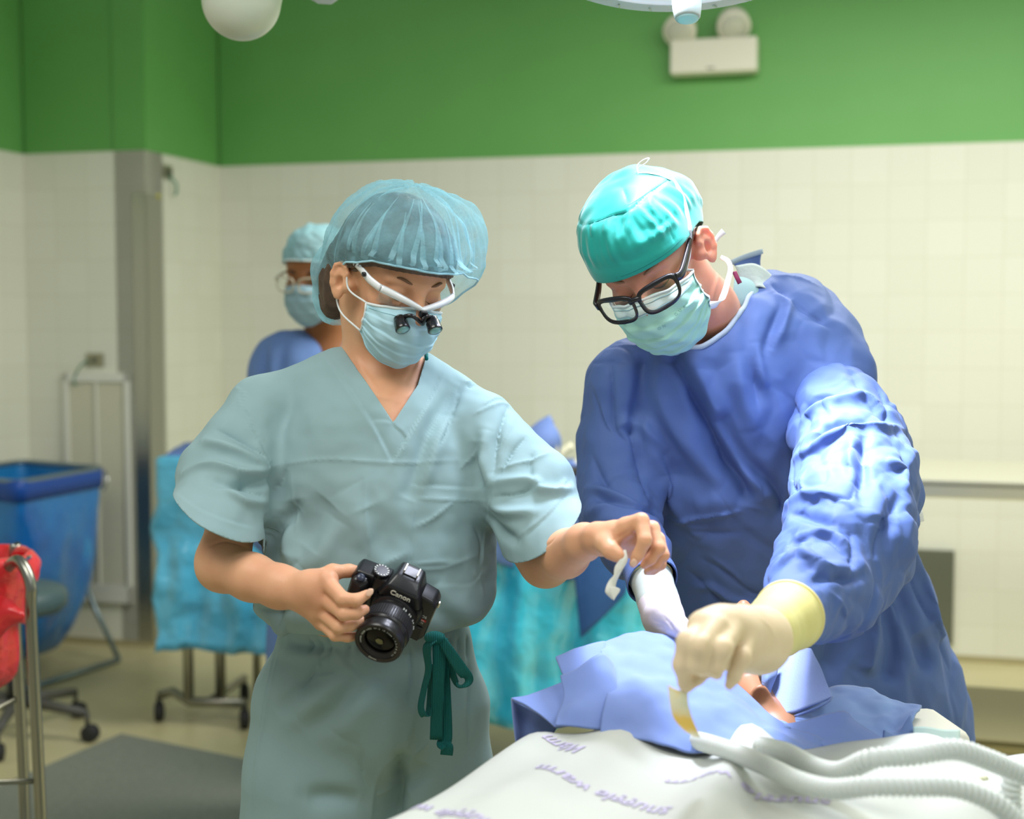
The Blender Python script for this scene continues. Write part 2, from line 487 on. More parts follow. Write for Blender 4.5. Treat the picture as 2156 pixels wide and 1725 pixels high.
RUBBER = M('dark_rubber', '2c2c2c', .7)
WHITEP = M('white_plastic', 'e6e6dc', .35)
# ================================================================ ROOM
def tile_mat(name='wall_tile', col='e7e5d2', T=.155):
    m = M(name, col, .22, spec=.4); nt = m.node_tree; b = nt.nodes['Principled BSDF']; N = nt.nodes.new; L = nt.links.new
    tc = N('ShaderNodeTexCoord'); sx = N('ShaderNodeSeparateXYZ'); cx = N('ShaderNodeCombineXYZ')
    L(tc.outputs['Object'], sx.inputs[0]); L(sx.outputs['X'], cx.inputs['X']); L(sx.outputs['Z'], cx.inputs['Y'])
    br = N('ShaderNodeTexBrick'); br.offset = 0; br.squash = 1
    br.inputs['Scale'].default_value = 1; br.inputs['Brick Width'].default_value = T; br.inputs['Row Height'].default_value = T
    br.inputs['Mortar Size'].default_value = .0021; br.inputs['Mortar Smooth'].default_value = .3
    br.inputs['Color1'].default_value = (*srgb('e8e8da'), 1); br.inputs['Color2'].default_value = (*srgb('e4e4d5'), 1); br.inputs['Mortar'].default_value = (*srgb('dbdac8'), 1)
    L(cx.outputs[0], br.inputs['Vector']); L(br.outputs['Color'], b.inputs['Base Color'])
    bn = N('ShaderNodeBump'); bn.inputs['Strength'].default_value = .2; bn.inputs['Distance'].default_value = .001; bn.invert = True
    L(br.outputs['Fac'], bn.inputs['Height']); L(bn.outputs['Normal'], b.inputs['Normal'])
    return m
TILE = tile_mat()
GREEN = M('green_wall_paint', '69ab5a', .5, var=(3, '6cae5d', 3), bump=[('n', 220, .12, .0006)])
FLOORM = M('sheet_vinyl_floor', 'cac196', .35, var=(9, 'c5bc90', 8), bump=[('n', 40, .05, .001)])
HL = 2.175; HT = 3.1
ANG = math.radians(-15.5); U = np.array([math.cos(ANG), math.sin(ANG), 0]); Vv = np.array([-math.sin(ANG), math.cos(ANG), 0])
cB = np.array([-1.40, 6.88, 0]); cA = cB - .695 * Vv; cC = cA - .60 * U; cD = cC - 4.5 * Vv
def wall(name, a, b, th=.15, into=1):
    "a->b along the wall, body on the far side"
    d = b - a; Lw = np.linalg.norm(d); d = d / Lw; o_n = np.cross(d, [0, 0, 1]) * into
    me = bpy.data.meshes.new(name); bm = bmesh.new()
    def bx(x0, x1, y0, y1, z0, z1, mi):
        vs = [bm.verts.new((x, y, z)) for x in (x0, x1) for y in (y0, y1) for z in (z0, z1)]
        for q in ((0, 1, 3, 2), (4, 6, 7, 5), (0, 4, 5, 1), (2, 3, 7, 6), (0, 2, 6, 4), (1, 5, 7, 3)):
            f = bm.faces.new([vs[i] for i in q]); f.material_index = mi
    bx(0, Lw, 0, th, 0, HL, 0); bx(0, Lw, .008, th, HL, HT, 1)
    bmesh.ops.recalc_face_normals(bm, faces=bm.faces[:]); bm.to_mesh(me); bm.free()
    o = link(name, me, TILE, None, False); me.materials.append(GREEN)
    o.location = a; o.rotation_euler = (0, 0, math.atan2(d[1], d[0])); struct(o); return o
wall('wall_back', cB, cB + 5.2 * U)
wall('wall_left_return', cA, cB + .15 * Vv)
wall('wall_left_pillar', cC, cA)
wall('wall_left', cD, cC + .15 * Vv)
RBk = cB + 5.2 * U
wall('wall_right', RBk, RBk - 6 * Vv)
b = MB(); b.box((.3, 2.6, -.05), (9, 10, .1)); struct(b.build('floor', FLOORM))
# coved base where floor meets wall
COVE = M('cove_base', 'aca27c', .4)
def base(name, a, bb):
    d = nrm(bb - a); n = np.cross(d, [0, 0, 1]) * -1
    m = MB(); c = (a + bb) / 2 - n * 0 - np.cross(d, [0, 0, 1]) * -.004 + np.array([0, 0, .012])
    c = (a + bb) / 2 + np.cross(d, [0, 0, 1]) * .006 + np.array([0, 0, .012])
    m.box(c, (np.linalg.norm(bb - a), .012, .024), [d, np.cross([0, 0, 1], d), [0, 0, 1]]); struct(m.build(name, COVE))
base('baseboard_back', cB, RBk); base('baseboard_left_return', cA, cB); base('baseboard_left_pillar', cC, cA)
Z = np.array([0, 0, 1.])
def onw(a, d, s, z, out=0.0):
    "point on a wall line: s metres along, height z, out metres into the room"
    return a + d * s + Z * z + np.cross(d, [0, 0, 1]) * out
nU = np.cross(U, [0, 0, 1]); nV = np.cross(Vv, [0, 0, 1])     # into the room
# steel corner guard on the chase (both faces)
g = MB()
g.box(cA - U * .033 + nU * .002 + Z * 1.0, (.066, .003, 1.98), [U, Vv, Z]); g.box(cA + Vv * .065 + nV * .003 + Z * 1.0, (.003, .13, 1.98), [U, Vv, Z])
o = g.build('corner_guard', STEEL); tag(o, 'tall stainless steel corner guard wrapped round the tiled wall corner', 'corner guard')
# return-air louvre in the pillar face
sL = lambda px: 0
def pill(px):  # distance along the pillar face (from cC) that shows at pixel column px
    k = (px - 1078) / FPX; return (k * cC[1] - cC[0]) / (U[0] - k * U[1])
def zat(py, pt): return 1.45 - (py - 670) / (FPX / pt[1])
s0, s1 = pill(138), pill(274); mid = cC + U * (s0 + s1) / 2
z1, z0 = zat(785, mid), zat(1272, mid)
LOUV = M('louvre_cream', 'e6e3cd', .45)
t = thing('louvre_grille', 'white slatted return-air grille set low in the tiled pillar', 'air grille', cC + U * (s0 + s1) / 2)
g = MB(); fw = .022
for a, c2 in (((s0 + s1) / 2, z1 - .02), ((s0 + s1) / 2, z0 + .04)):
    g.box(onw(cC, U, a, c2, .012), (s1 - s0, .02, .04 if c2 > 1 else .08), [U, Vv, Z], .003)
for a in (s0 + fw / 2, s1 - fw / 2): g.box(onw(cC, U, a, (z0 + z1) / 2, .012), (fw, .02, z1 - z0), [U, Vv, Z], .003)
g.box(onw(cC, U, (s0 + s1) / 2 + .0, (z0 + z1) / 2, .012), (.008, .018, z1 - z0 - .06), [U, Vv, Z])
g.build('grille_frame', WHITEP, t)
g = MB(); g.box(onw(cC, U, (s0 + s1) / 2, (z0 + z1) / 2, .002), (s1 - s0 - .02, .003, z1 - z0 - .02), [U, Vv, Z]); g.build('grille_back', M('grille_dark', 'a9a78a', .8), t)
g = MB(); nsl = 62
for i in range(nsl):
    z = z0 + .09 + (z1 - z0 - .14) * i / (nsl - 1)
    n2 = nrm(nU * .55 + Z * -.85); g.box(onw(cC, U, (s0 + s1) / 2, z, .010), (s1 - s0 - .04, .0145, .002), [U, n2, np.cross(U, n2)])
g.build('slats', LOUV, t)
# wall outlets
GREYS = M('outlet_steel', 'a8a48e', .35, .8)
PLUGC = M('outlet_dark', '5f6254', .5)
TUBEG = M('green_tubing', '5f9a80', .3, alpha=.75)
def outlet(c, d, label, kind):
    n = np.cross(d, [0, 0, 1]); t = thing('wall_outlet', label, 'wall outlet', c)
    MB().box(c + n * .004, (.085, .008, .06), [d, np.cross(Z, d), Z], .002).build('cover_plate', GREYS, t)
    for dx in ((-.02, .02) if kind else (0,)):
        MB().lathe(c + d * dx + n * .008, n, [(.013, 0), (.013, .004), (.009, .006)], 20).build('socket', PLUGC, t)
c1 = onw(cC, U, pill(201), zat(758, cC + U * .3), 0)
outlet(c1, U, 'small steel outlet plate on the tiles just above the slatted air grille', 0)
kk = (357 - 1078) / FPX; sv = (kk * cA[1] - cA[0]) / (Vv[0] - kk * Vv[1]); c2 = onw(cA, Vv, sv, zat(366, cA + Vv * sv), 0)
outlet(c2, Vv, 'high steel outlet plate beside the top of the steel corner guard', 1)
def hose(name, pts, r, mat, label, cat='tubing'):
    m = MB(); m.tube(spline(pts, 8), r, 8); o = m.build(name, mat, None, True); return tag(o, label, cat)
hose('tubing', [c1 + nU * .012 + U * -.03, c1 + nU * .03 + U * -.06 - Z * .03, c1 + nU * .02 + U * -.1 - Z * .09, c1 + nU * .03 - U * .08 - Z * .11], .004, TUBEG, 'thin green tubing hanging from the low outlet over the air grille')
hose('tubing', [c2 + nV * .012 - Z * .015, c2 + nV * .035 - Z * .05 + Vv * .02, c2 + nV * .03 - Z * .085 + Vv * .03, c2 + nV * .035 - Z * .1 + Vv * .01], .006, TUBEG, 'short green tubing plugged into the high outlet by the steel guard')
MB().lathe(cA + Vv * .10 + nV * .004 + Z * 1.985, nV, [(.011, 0), (.011, .004)], 16).build('dot_sticker', M('yellow_dot', 'd8cf4e', .5))
tag(bpy.data.objects['dot_sticker'], 'round yellow sticker at the top of the steel corner guard', 'sticker')
# emergency light
EC = None
def backw(px):
    k = (px - 1078) / FPX; return (k * cB[1] - cB[0]) / (U[0] - k * U[1])
sE = backw(1502); pE = cB + U * sE
t = thing('emergency_light', 'white battery emergency light with two round lamp heads on the green wall', 'emergency light', onw(cB, U, sE, zat(132, pE)))
CREAM = M('cream_enamel', 'e9e6d4', .4)
zc = zat(133, pE); wE = backw(1590) - backw(1412); hE = zat(98, pE) - zat(168, pE)
MB().box(onw(cB, U, sE, zc, .055), (wE, .1, hE), [U, Vv, Z], .01).build('housing', CREAM, t)
MB().box(onw(cB, U, sE - .01, zc - hE * .38, .107), (.03, .004, .006), [U, Vv, Z]).build('indicator', M('ind', '6f7263', .5), t)
LENSM = M('lamp_lens', 'cfd0c0', .12, 0, [('w', 120, .4, .002)], coat=.5)
for px, py, ax in ((1434, 72, (-.25, -.75, -.55)), (1541, 66, (-.05, -.8, -.6))):
    s = backw(px); c = onw(cB, U, s, zat(py, pE), .07); ax = nrm(ax)
    hd = MB().lathe(c - ax * .04, ax, [(.02, 0), (.05, .008), (.066, .03), (.07, .055), (.072, .085), (.068, .09)], 32).build('lamp_head', CREAM, t, True)
    o = MB().lathe(c - ax * .04, ax, [(.064, .086), (.05, .096), (.02, .101), (.001, .102)], 32).build('lens', LENSM, hd, True)
    MB().tube([onw(cB, U, s, zc + hE * .4, .05), c - ax * .02], .012).build('swivel_neck', CREAM, t, True)
# floor mat
MATM = M('grey_floor_mat', '84887c', .75, var=(60, '7c8176', 6), bump=[('n', 300, .3, .001)])
m0 = np.array([-1.36, 4.88, 0]); e1 = nrm([.49, -.29, 0]); e2 = nrm([-.21, -.51, 0])
bm_ = MB(); q = [m0, m0 + e1 * 1.9, m0 + e1 * 1.9 + e2 * 2.4, m0 + e2 * 2.4]
bm_.poly([p + Z * .006 for p in q], -Z * .006)
tag(bm_.build('floor_mat', MATM, None, False), 'flat grey anti-fatigue mat lying on the beige floor', 'floor mat')

# ---------------------------------------------------------------- steel work table right
TY = 4.2
t = thing('steel_work_table', 'long stainless work table with a lower shelf against the tiled wall', 'work table', (2.0, 4.6, 0))
ta = P(1905, 1012, 4.33); ta[2] = .945; d = nrm([U[0], U[1] - .02, 0]); pf = np.cross(Z, d)
x0 = 1.02
fl = np.array([x0, 4.42, 0]); Lt = 1.9; Wt = .66
def tb(s, tt, z): return fl + d * s + pf * tt + Z * z
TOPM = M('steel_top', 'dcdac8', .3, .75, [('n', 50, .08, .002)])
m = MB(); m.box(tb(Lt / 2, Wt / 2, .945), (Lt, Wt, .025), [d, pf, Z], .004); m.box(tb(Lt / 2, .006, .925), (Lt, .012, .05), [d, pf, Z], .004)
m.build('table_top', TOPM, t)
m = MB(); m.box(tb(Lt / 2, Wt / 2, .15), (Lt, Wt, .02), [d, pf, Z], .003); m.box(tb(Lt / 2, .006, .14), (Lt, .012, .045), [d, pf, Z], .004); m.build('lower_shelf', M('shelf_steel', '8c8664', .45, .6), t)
for a in (.03, Lt - .03):
    for bq in (.04, Wt - .04): MB().tube([tb(a, bq, 0), tb(a, bq, .93)], .02, 16).build('leg', STEEL, t, True)
# dark wall panel behind
kk = (1962 - 1078) / FPX; sP = backw(1965); pp = cB + U * sP
o = MB().box(onw(cB, U, sP - .03, (zat(1160, pp) + zat(1360, pp)) / 2, .01), (.26, .02, zat(1160, pp) - zat(1360, pp)), [U, Vv, Z], .002).build('wall_panel', M('dark_panel', '6f7263', .45, .3))
tag(o, 'dark grey rectangular wall panel seen under the steel work table', 'wall panel')

# ---------------------------------------------------------------- blue linen hamper
t = thing('linen_hamper', 'square wheeled-frame linen hamper lined with a translucent blue bag', 'hamper', (-1.95, 5.77, 0))
BLUEB = M('blue_bag_plastic', '0f62b4', .3, 0, [('n', 14, .5, .02), ('r', 9, .35, .02)], var=(6, '1a7ac6', 4), coat=.3)
BLUED = M('blue_bag_cuff', '1149a4', .4, 0, [('n', 30, .4, .01)])
zr = .83
cr = [np.array([-1.69, 5.88, zr]), np.array([-1.86, 5.34, zr]), np.array([-2.30, 5.60, zr]), np.array([-2.12, 6.14, zr])]
cen = sum(cr) / 4
def rsq(scale, z, rd=.12, n=12):
    out = []
    for i in range(4):
        p, a, c = cr[i], cr[i - 1], cr[(i + 1) % 4]
        A = p + (a - p) * rd; C = p + (c - p) * rd
        for k in range(n):
            q = k / n; out.append((1 - q) ** 2 * A + 2 * q * (1 - q) * p + q * q * C)
        nxt = cr[(i + 1) % 4]; E = nxt + (p - nxt) * rd
        for k in range(10): out.append(C + (E - C) * k / 10)
    o = np.array(out); o = cen + (o - cen) * scale; o[:, 2] = z; return o
def bagrings(spec, nz=5, seed=1, amp=.02):
    R = [rsq(sc, z, rd) for sc, z, rd in spec]; G = np.array([spline([R[j][i] for j in range(len(R))], nz) for i in range(len(R[0]))])
    V = G.reshape(-1, 3); n = V - cen; n[:, 2] = 0; n /= np.linalg.norm(n, axis=1)[:, None] + 1e-6
    w_ = np.clip((zr - .05 - V[:, 2]) * 4, 0, 1); V += n * (fbm(V, .18, amp, 3, (1, 1, .35), seed) * w_)[:, None]
    return V.reshape(G.shape)
G = bagrings([(1.0, zr - .01, .12), (.99, zr - .1, .12), (1.0, .62, .2), (1.0, .45, .25), (.92, .3, .3), (.75, .17, .4), (.45, .1, .45), (.05, .085, .49)])
gridmesh('bag', G, BLUEB, t, .002, 0, True)
G = np.array([rsq(1.0, zr + .0), rsq(1.015, zr + .008), rsq(1.035, zr), rsq(1.04, zr - .03), rsq(1.03, zr - .075)]).transpose(1, 0, 2)
gridmesh('bag_cuff', G, BLUED, t, .002, 0, True)
G = bagrings([(1.0, zr - .005, .12), (.97, zr - .1, .12), (.95, .6, .2), (.9, .42, .25), (.6, .36, .4), (.05, .38, .49)], seed=5, amp=.03)
gridmesh('bag_lining', G, M('blue_bag_inside', '2a86c8', .3, 0, [('n', 16, .5, .02)]), t, .001, 0, True)
FRM = M('hamper_tube', '7f8f95', .35, .7)
m = MB(); m.tube(rsq(1.0, zr), .011, 10, closed=True)
lo = [np.array([-1.655, 5.92, .015]), np.array([-1.90, 5.40, .015]), np.array([-2.33, 5.62, .015]), np.array([-2.09, 6.12, .015])]
m.tube([lo[0], lo[1]], .012, 10); m.tube([lo[2], lo[3]], .012, 10)
m.tube([lo[0], P(195, 1270, 6.0), P(110, 1010, 6.2)], .011, 10)
m.tube([lo[1], P(-20, 1380, 5.5), P(-90, 1180, 5.7)], .011, 10); m.tube([lo[3], P(120, 1000, 6.18)], .011, 10)
m.build('frame', FRM, t, True)
m = MB(); m.tube([cr[0] + np.array([.0, -.0, -.01]), cr[0] + np.array([.02, -.02, -.05]), cr[0] + np.array([0, -.02, -.09])], .006, 8); m.build('bag_clip', CHROME, t, True)

# ---------------------------------------------------------------- red biohazard bag stand (near)
RY = 2.95; t = thing('waste_bag_stand', 'chromed tubular stand holding a red waste bag at the frame edge', 'bag stand', P(-60, 1200, RY + .1) * np.array([1, 1, 0]))
rc_ = P(-62, 1192, RY + .12); rz = P(20, 1196, RY)[2]
rc_[2] = rz; rr_ = .125
ring = [rc_ + np.array([math.cos(a) * rr_, math.sin(a) * rr_, 0]) for a in np.linspace(0, 2 * math.pi, 40, endpoint=False)]
m = MB(); m.tube(ring, .006, 8, closed=True)
m.build('ring', CHROME, t, True)
def bar(x, y0, y1, Y, dy=0): return [P(x, y0, Y), P(x + dy, y1, Y)]
LEGM = M('stand_tube', '93938a', .28, 1); pl = P(66, 1300, RY); pl2 = P(32, 1300, RY + .22)
for i, q in enumerate((pl, pl2)):
    top = np.array([q[0], q[1], 0]); c = rc_ + nrm(top * [1, 1, 0] - rc_ * [1, 1, 0]) * (rr_ + .0)
    c[2] = rz - .01
    pts = [c, c + (np.array([q[0], q[1], rz + .0]) - c) * .55 + Z * .015, np.array([q[0], q[1], rz - .035]), np.array([q[0], q[1], rz - .12]), np.array([q[0] + .012, q[1], .35]), np.array([q[0] + .014, q[1], .03])]
    MB().tube(spline(pts, 6), .0125, 14).build('leg', LEGM, t, True)
    MB().lathe((q[0] + .014, q[1], .0), Z, [(.018, 0), (.02, .01), (.014, .035)], 16).build('rubber_foot', RUBBER, t, True)
m = MB()
a1 = np.array([pl[0] + .011, pl[1], .52]); 
for zz in (.475, .30):
    m.tube([np.array([pl[0] + .012, pl[1], zz]), np.array([rc_[0] - .3, pl[1] - .05, zz + .0])], .006, 8)
m.tube([np.array([pl2[0] + .012, pl2[1], .6]), np.array([rc_[0] - .3, pl2[1] - .25, .42])], .006, 8)
m.build('cross_bar', STEELD, t, True)
REDB = M('red_bag_plastic', 'd8232c', .28, 0, [('n', 40, .6, .01), ('r', 25, .4, .01)], var=(20, 'e33a3e', 3), coat=.4, sss=.1)
G = []
for a in np.linspace(0, 2 * math.pi, 48, endpoint=False):
    cs = []
    for k, (r, z) in enumerate([(.03, -.30), (.085, -.25), (.10, -.12), (.108, -.03), (.118, .008), (.132, .006), (.138, -.015), (.13, -.05), (.118, -.085), (.115, -.12 - .03 * math.sin(a * 2 + 1))]):
        wv = .006 * math.sin(a * 9 + k) + .006 * math.sin(a * 4 + k * 2)
        cs.append(rc_ + np.array([math.cos(a) * (r + wv), math.sin(a) * (r + wv), z]))
    G.append(spline(cs, 4))
gridmesh('red_bag', np.array(G), REDB, t, .0012, 0, True)
G = patch([[P(-20, 1250, RY + .01), P(20, 1262, RY - .01), P(36, 1276, RY - .02)], [P(-20, 1300, RY - .03), P(12, 1290, RY - .035), P(52, 1300, RY - .03)], [P(-20, 1365, RY - .02), P(0, 1345, RY - .02), P(16, 1325, RY - .01)]], 8, 8)
gridmesh('bag_tail', G, REDB, t, .001)

# ---------------------------------------------------------------- wheeled stool behind
t = thing('rolling_stool', 'grey rolling stool with a five-arm castor base behind the bag stand', 'stool', (-1.70, 4.86, 0))
sc_ = np.array([-1.715, 4.86, 0]); DG = M('dark_grey_plastic', '4d4c46', .5)
o = MB().lathe(sc_ + Z * .44, Z, [(.02, 0), (.155, .0), (.175, .02), (.178, .05), (.17, .075), (.14, .09), (.02, .093)], 40).build('seat', M('teal_grey_vinyl', '54696a', .45), t, True)
MB().lathe(sc_, Z, [(.02, .12), (.034, .12), (.034, .2), (.022, .21), (.022, .44)], 24).build('gas_column', BLACK, t, True)
for i in range(5):
    a = math.radians(-12 + 72 * i); dd = np.array([math.cos(a), math.sin(a), 0]); e = sc_ + dd * .265
    m = MB(); G = [sc_ + Z * .125, sc_ + dd * .12 + Z * .118, e + Z * .098]; m.tube(G, [.022, .019, .014], 10); m.build('arm', DG, t, True)
    cs = MB().tube([e + Z * .1, e + Z * .055], .008, 8).build('castor', DG, t, True)
    sd = np.array([-dd[1], dd[0], 0])
    MB().lathe(e + Z * .03 + sd * -.022 + dd * .01, sd, [(.018, 0), (.028, .003), (.03, .012), (.026, .018), (.026, .026), (.03, .032), (.028, .041), (.018, .044)], 20).build('wheel', RUBBER, cs, True)

# ---------------------------------------------------------------- draped tables at the back
CYAN = M('blue_table_drape_plastic', '4fb4dc', .15, 0, [('n', 9, .5, .04), ('r', 7, .5, .03)], var=(5, '62c0e2', 4), coat=1, spec=.7)
CYAN2 = M('teal_table_drape_plastic', '2fb3cd', .15, 0, [('n', 9, .5, .04), ('r', 7, .5, .03)], var=(5, '49c2d8', 4), coat=1, spec=.7)
CLOTHB = M('blue_cover_cloth', '5f7cb8', .8, 0, [('n', 60, .3, .004)])
def skirt(x0, x1, y0, y1, zt, zb, mat, name, parent, amp=.02, flare=.03, seed=1, wn=9, bot=None):
    "table drape: flat top and hanging folded sides"
    per = []
    n = 40; m_ = 16
    for k in range(n): per.append((x0 + (x1 - x0) * k / n, y0, 0, -1))
    for k in range(m_): per.append((x1, y0 + (y1 - y0) * k / m_, 1, 0))
    for k in range(n): per.append((x1 - (x1 - x0) * k / n, y1, 0, 1))
    for k in range(m_): per.append((x0, y1 - (y1 - y0) * k / m_, -1, 0))
    G = []
    cx_, cy_ = (x0 + x1) / 2, (y0 + y1) / 2; T = len(per)
    for i, (x, y, nx_, ny_) in enumerate(per):
        col = [(cx_ + (x - cx_) * f, cy_ + (y - cy_) * f, zt) for f in (.02, .5, .96)]
        col.append((x, y, zt - .008))
        zbb = zb + (bot(x, y) if bot else 0)
        for q in np.linspace(.04, 1, 22):
            z = zt - .01 + (zbb - zt + .01) * q
            a = amp * q ** .7 * (math.sin(2 * math.pi * wn * i / T + 1.5 * math.sin(q * 4 + seed)) + .6 * math.sin(2 * math.pi * wn * 2.3 * i / T + seed * 2 + q * 3)) + flare * q
            col.append((x + nx_ * a, y + ny_ * a, z))
        G.append(col)
    G = np.array(G); V = G.reshape(-1, 3)
    hang = np.clip((zt - V[:, 2]) * 5, 0, 1)
    V[:, :2] += np.stack([fbm(V, .16, .028, 3, seed=seed), fbm(V, .16, .028, 3, seed=seed + 3)], 1) * hang[:, None]
    V[:, 2] = np.where(V[:, 2] < zb + .15, V[:, 2] + fbm(V, .2, .02, 2, seed=seed + 6), V[:, 2])
    return gridmesh(name, V.reshape(G.shape), mat, parent, .0015, 0, True)
# left instrument table
t = thing('instrument_table', 'draped instrument stand on a wheeled steel base beside the steel corner guard', 'instrument table', (-1.0, 5.1, 0))
skirt(-1.235, -.62, 4.92, 5.3, .97, .285, CYAN, 'plastic_drape', t, .014, .012, 3, 8, bot=lambda x, y: -.03 * (x + 1.0))
o = skirt(-1.215, -.58, 4.94, 5.28, .985, .945, CLOTHB, 'cloth_cover', t, .006, .008, 6, 7)
for px in (398, 465):
    q = P(px, 1500, 5.02); q[2] = 0
    MB().tube([q + Z * .09, q + Z * .93], .019, 16).build('post', STEEL, t, True)
q1 = P(335, 1490, 5.05); q2 = P(515, 1530, 4.95); q1[2] = q2[2] = .075
bx_ = MB().tube([q1 + Z * .02, q1 + [.05, 0, .035], P(398, 1500, 5.02) * [1, 1, 0] + Z * .08, q2 + Z * .02], .017, 10)
q3 = P(515, 1465, 5.3); q3[2] = .075; bx_.tube([P(440, 1500, 5.0) * [1, 1, 0] + Z * .085, q3 + Z * .02], .015, 10); q4 = P(400, 1430, 5.4); q4[2] = .08
bx_.tube([P(398, 1490, 5.05) * [1, 1, 0] + Z * .09, q4], .012, 10)
bx_.build('base_bar', STEELD, t, True)
for q in (q1, q2, q3):
    cs = MB().tube([q + Z * .02, q - Z * .03], .009, 8).build('castor', BLACK, t, True)
    MB().lathe(np.array([q[0] - .018, q[1], .036]), (1, .2, 0), [(.02, 0), (.034, .004), (.036, .018), (.034, .03), (.02, .036)], 20).build('wheel', RUBBER, cs, True)
cx2 = P(541, 1400, 5.1); cx2[2] = 0
MB().tube([cx2 + Z * .03, cx2 + Z * .93], .015, 12).build('post', STEEL, t, True)
# right back table
t = thing('back_table', 'large back table under a teal plastic drape between the two masked clinicians', 'instrument table', (.1, 4.6, 0))
skirt(-.5, .36, 4.32, 4.9, .955, .17, CYAN2, 'plastic_drape', t, .03, .06, 11, 9, bot=lambda x, y: .22 * max(0, x - .12) + .04)
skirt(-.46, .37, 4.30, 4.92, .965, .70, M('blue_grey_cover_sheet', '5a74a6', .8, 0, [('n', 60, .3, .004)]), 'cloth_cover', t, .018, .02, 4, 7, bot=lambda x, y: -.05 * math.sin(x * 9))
gridmesh('hanging_corner', patch([[P(1205, 1150, 4.22), P(1255, 1150, 4.2), P(1330, 1150, 4.22)], [P(1212, 1240, 4.2), P(1250, 1245, 4.19), P(1320, 1240, 4.2)], [P(1222, 1345, 4.2), P(1250, 1320, 4.19), P(1300, 1270, 4.2)]], 6, 6), M('shaded_cover_sheet', '2a5590', .7, 0, [('n', 30, .4, .004)]), t, .003)  # blue drape corner; the shade on it is painted in as navy
for x in (-.44, .3):
    for y in (4.38, 4.82): MB().tube([(x, y, .0), (x, y, .94)], .016, 12).build('leg', STEEL, t, True)
# things on the back table
zt = .968
def wedge(name, label, cat, cpx, mat, size, ax, bev=.01):
    c = np.asarray(cpx, float); o = MB().box(c, size, ax, bev, 3).build(name, mat, None, True); return tag(o, label, cat)
LINEN = M('folded_blue_linen', '6b84c2', .85, 0, [('n', 80, .4, .004)])
CRM = M('cream_wrap_paper', 'dedbc2', .7, 0, [('n', 40, .3, .005)])
def P0(px, py, Y=4.45): return P(px, py, Y)
G = patch([[P0(1085, 975), P0(1110, 935), P0(1140, 905), P0(1166, 888)], [P0(1090, 990, 4.40), P0(1118, 960, 4.38), P0(1148, 930, 4.38), P0(1168, 915, 4.4)], [P0(1095, 1000, 4.42), P0(1125, 985, 4.4), P0(1150, 960, 4.4), P0(1163, 940, 4.42)]], 6, 6)
tag(gridmesh('folded_towel', G, LINEN, None, .03, -1), 'folded blue towel standing in a peak on the back table', 'towel')
for i, (a, b_, w1, lbl) in enumerate((((1150, 985), (1172, 925), .035, 'cream paper wrap standing upright against the folded blue towel'), ((1165, 985), (1208, 940), .03, 'cream wrap folded at a slant in the middle of the back table pile'), ((1180, 985), (1236, 962), .022, 'flat cream wrap lying lowest beside the dark tray'))):
    A = P0(*a, 4.42); B = P0(*b_, 4.42); dd = nrm(B - A); up_ = nrm(np.cross(dd, [0, 1, 0]))
    G = patch([[A - up_ * w1 * .5 + [0, y, 0], (A + B) / 2 - up_ * (w1 * .9) * (-1) ** i * .4 + [0, y, 0], B + up_ * w1 * .2 + [0, y, 0]] for y in (-.05, 0, .06)], 6, 4)
    tag(gridmesh('paper_wrap', G, CRM, None, .014, 0), lbl, 'wrap', 'cream wraps on the back table')
o = MB().box(P0(1205, 992, 4.40) + [0, 0, -.005], (.15, .14, .02), [nrm([1, .1, 0]), nrm([-.1, 1, 0]), Z], .004).build('instrument_tray', M('dark_tray', '2d2c30', .4)); tag(o, 'dark instrument tray at the right end of the back table', 'tray')
o = MB().box(P0(1222, 977, 4.42), (.11, .1, .014), [nrm([1, .1, 0]), nrm([-.1, 1, 0]), Z], .004).build('folded_towel', LINEN); tag(o, 'thin folded blue towel lying on the dark instrument tray', 'towel')

# ---------------------------------------------------------------- surgical lamp overhead
t = thing('surgical_lamp', 'round white surgical lamp with central handle hanging above the surgeon', 'surgical lamp', LAMP_C)
n_ = np.array(LAMP_N); c = np.array(LAMP_C)
LW = M('lamp_shell_white', 'c3cfd6', .35)
MB().lathe(c - n_ * .059, n_, [(0.0168, -0.0252), (0.1680, -0.0168), (0.2394, 0.0168), (0.2562, 0.0420), (0.2537, 0.0571), (0.2268, 0.0588)], 72, cap=False).build('shell', LW, t, 'auto')
MB().lathe(c - n_ * .059, n_, [(0.2285, 0.0588), (0.2251, 0.0538), (0.0504, 0.0487), (0.0084, 0.0487)], 72, cap=False).build('lens_cover', M('lamp_glass', 'e8eefa', .15, emit=.35, coat=.5), t, True)
MB().lathe(c, n_, [(0.030, -0.0168), (0.028, 0.0252), (0.0215, 0.125), (0.0195, 0.139), (0.017, 0.142)], 40).build('sterile_handle', M('handle_white', 'aab8b6', .35, sss=.2), t, True)
MB().lathe(c, n_, [(0.0172, 0.1425), (0.012, 0.1445), (0.0008, 0.1452)], 40).build('handle_cap', M('handle_cap_blue', 'a5d4dc', .4), t, True)
ti = nrm(np.cross(n_, [1, 0, 0])); tj = np.cross(n_, ti); RMK = M('rim_mark', 'b9c8b9', .5)
for k in range(28):
    a = 2 * math.pi * k / 28 + .1; rd = nrm(ti * math.cos(a) + tj * math.sin(a)); q = c + n_ * .001 + rd * .242; d1 = nrm(rd + np.cross(n_, rd) * .5)
    MB().box(q, (.010, .003, .0018), [d1, np.cross(n_, d1), n_]).build('rim_mark', RMK, t)
q = c - n_ * .065 + n_ * .07; aa = None
ell_ = P(1548, 12, 2.9)
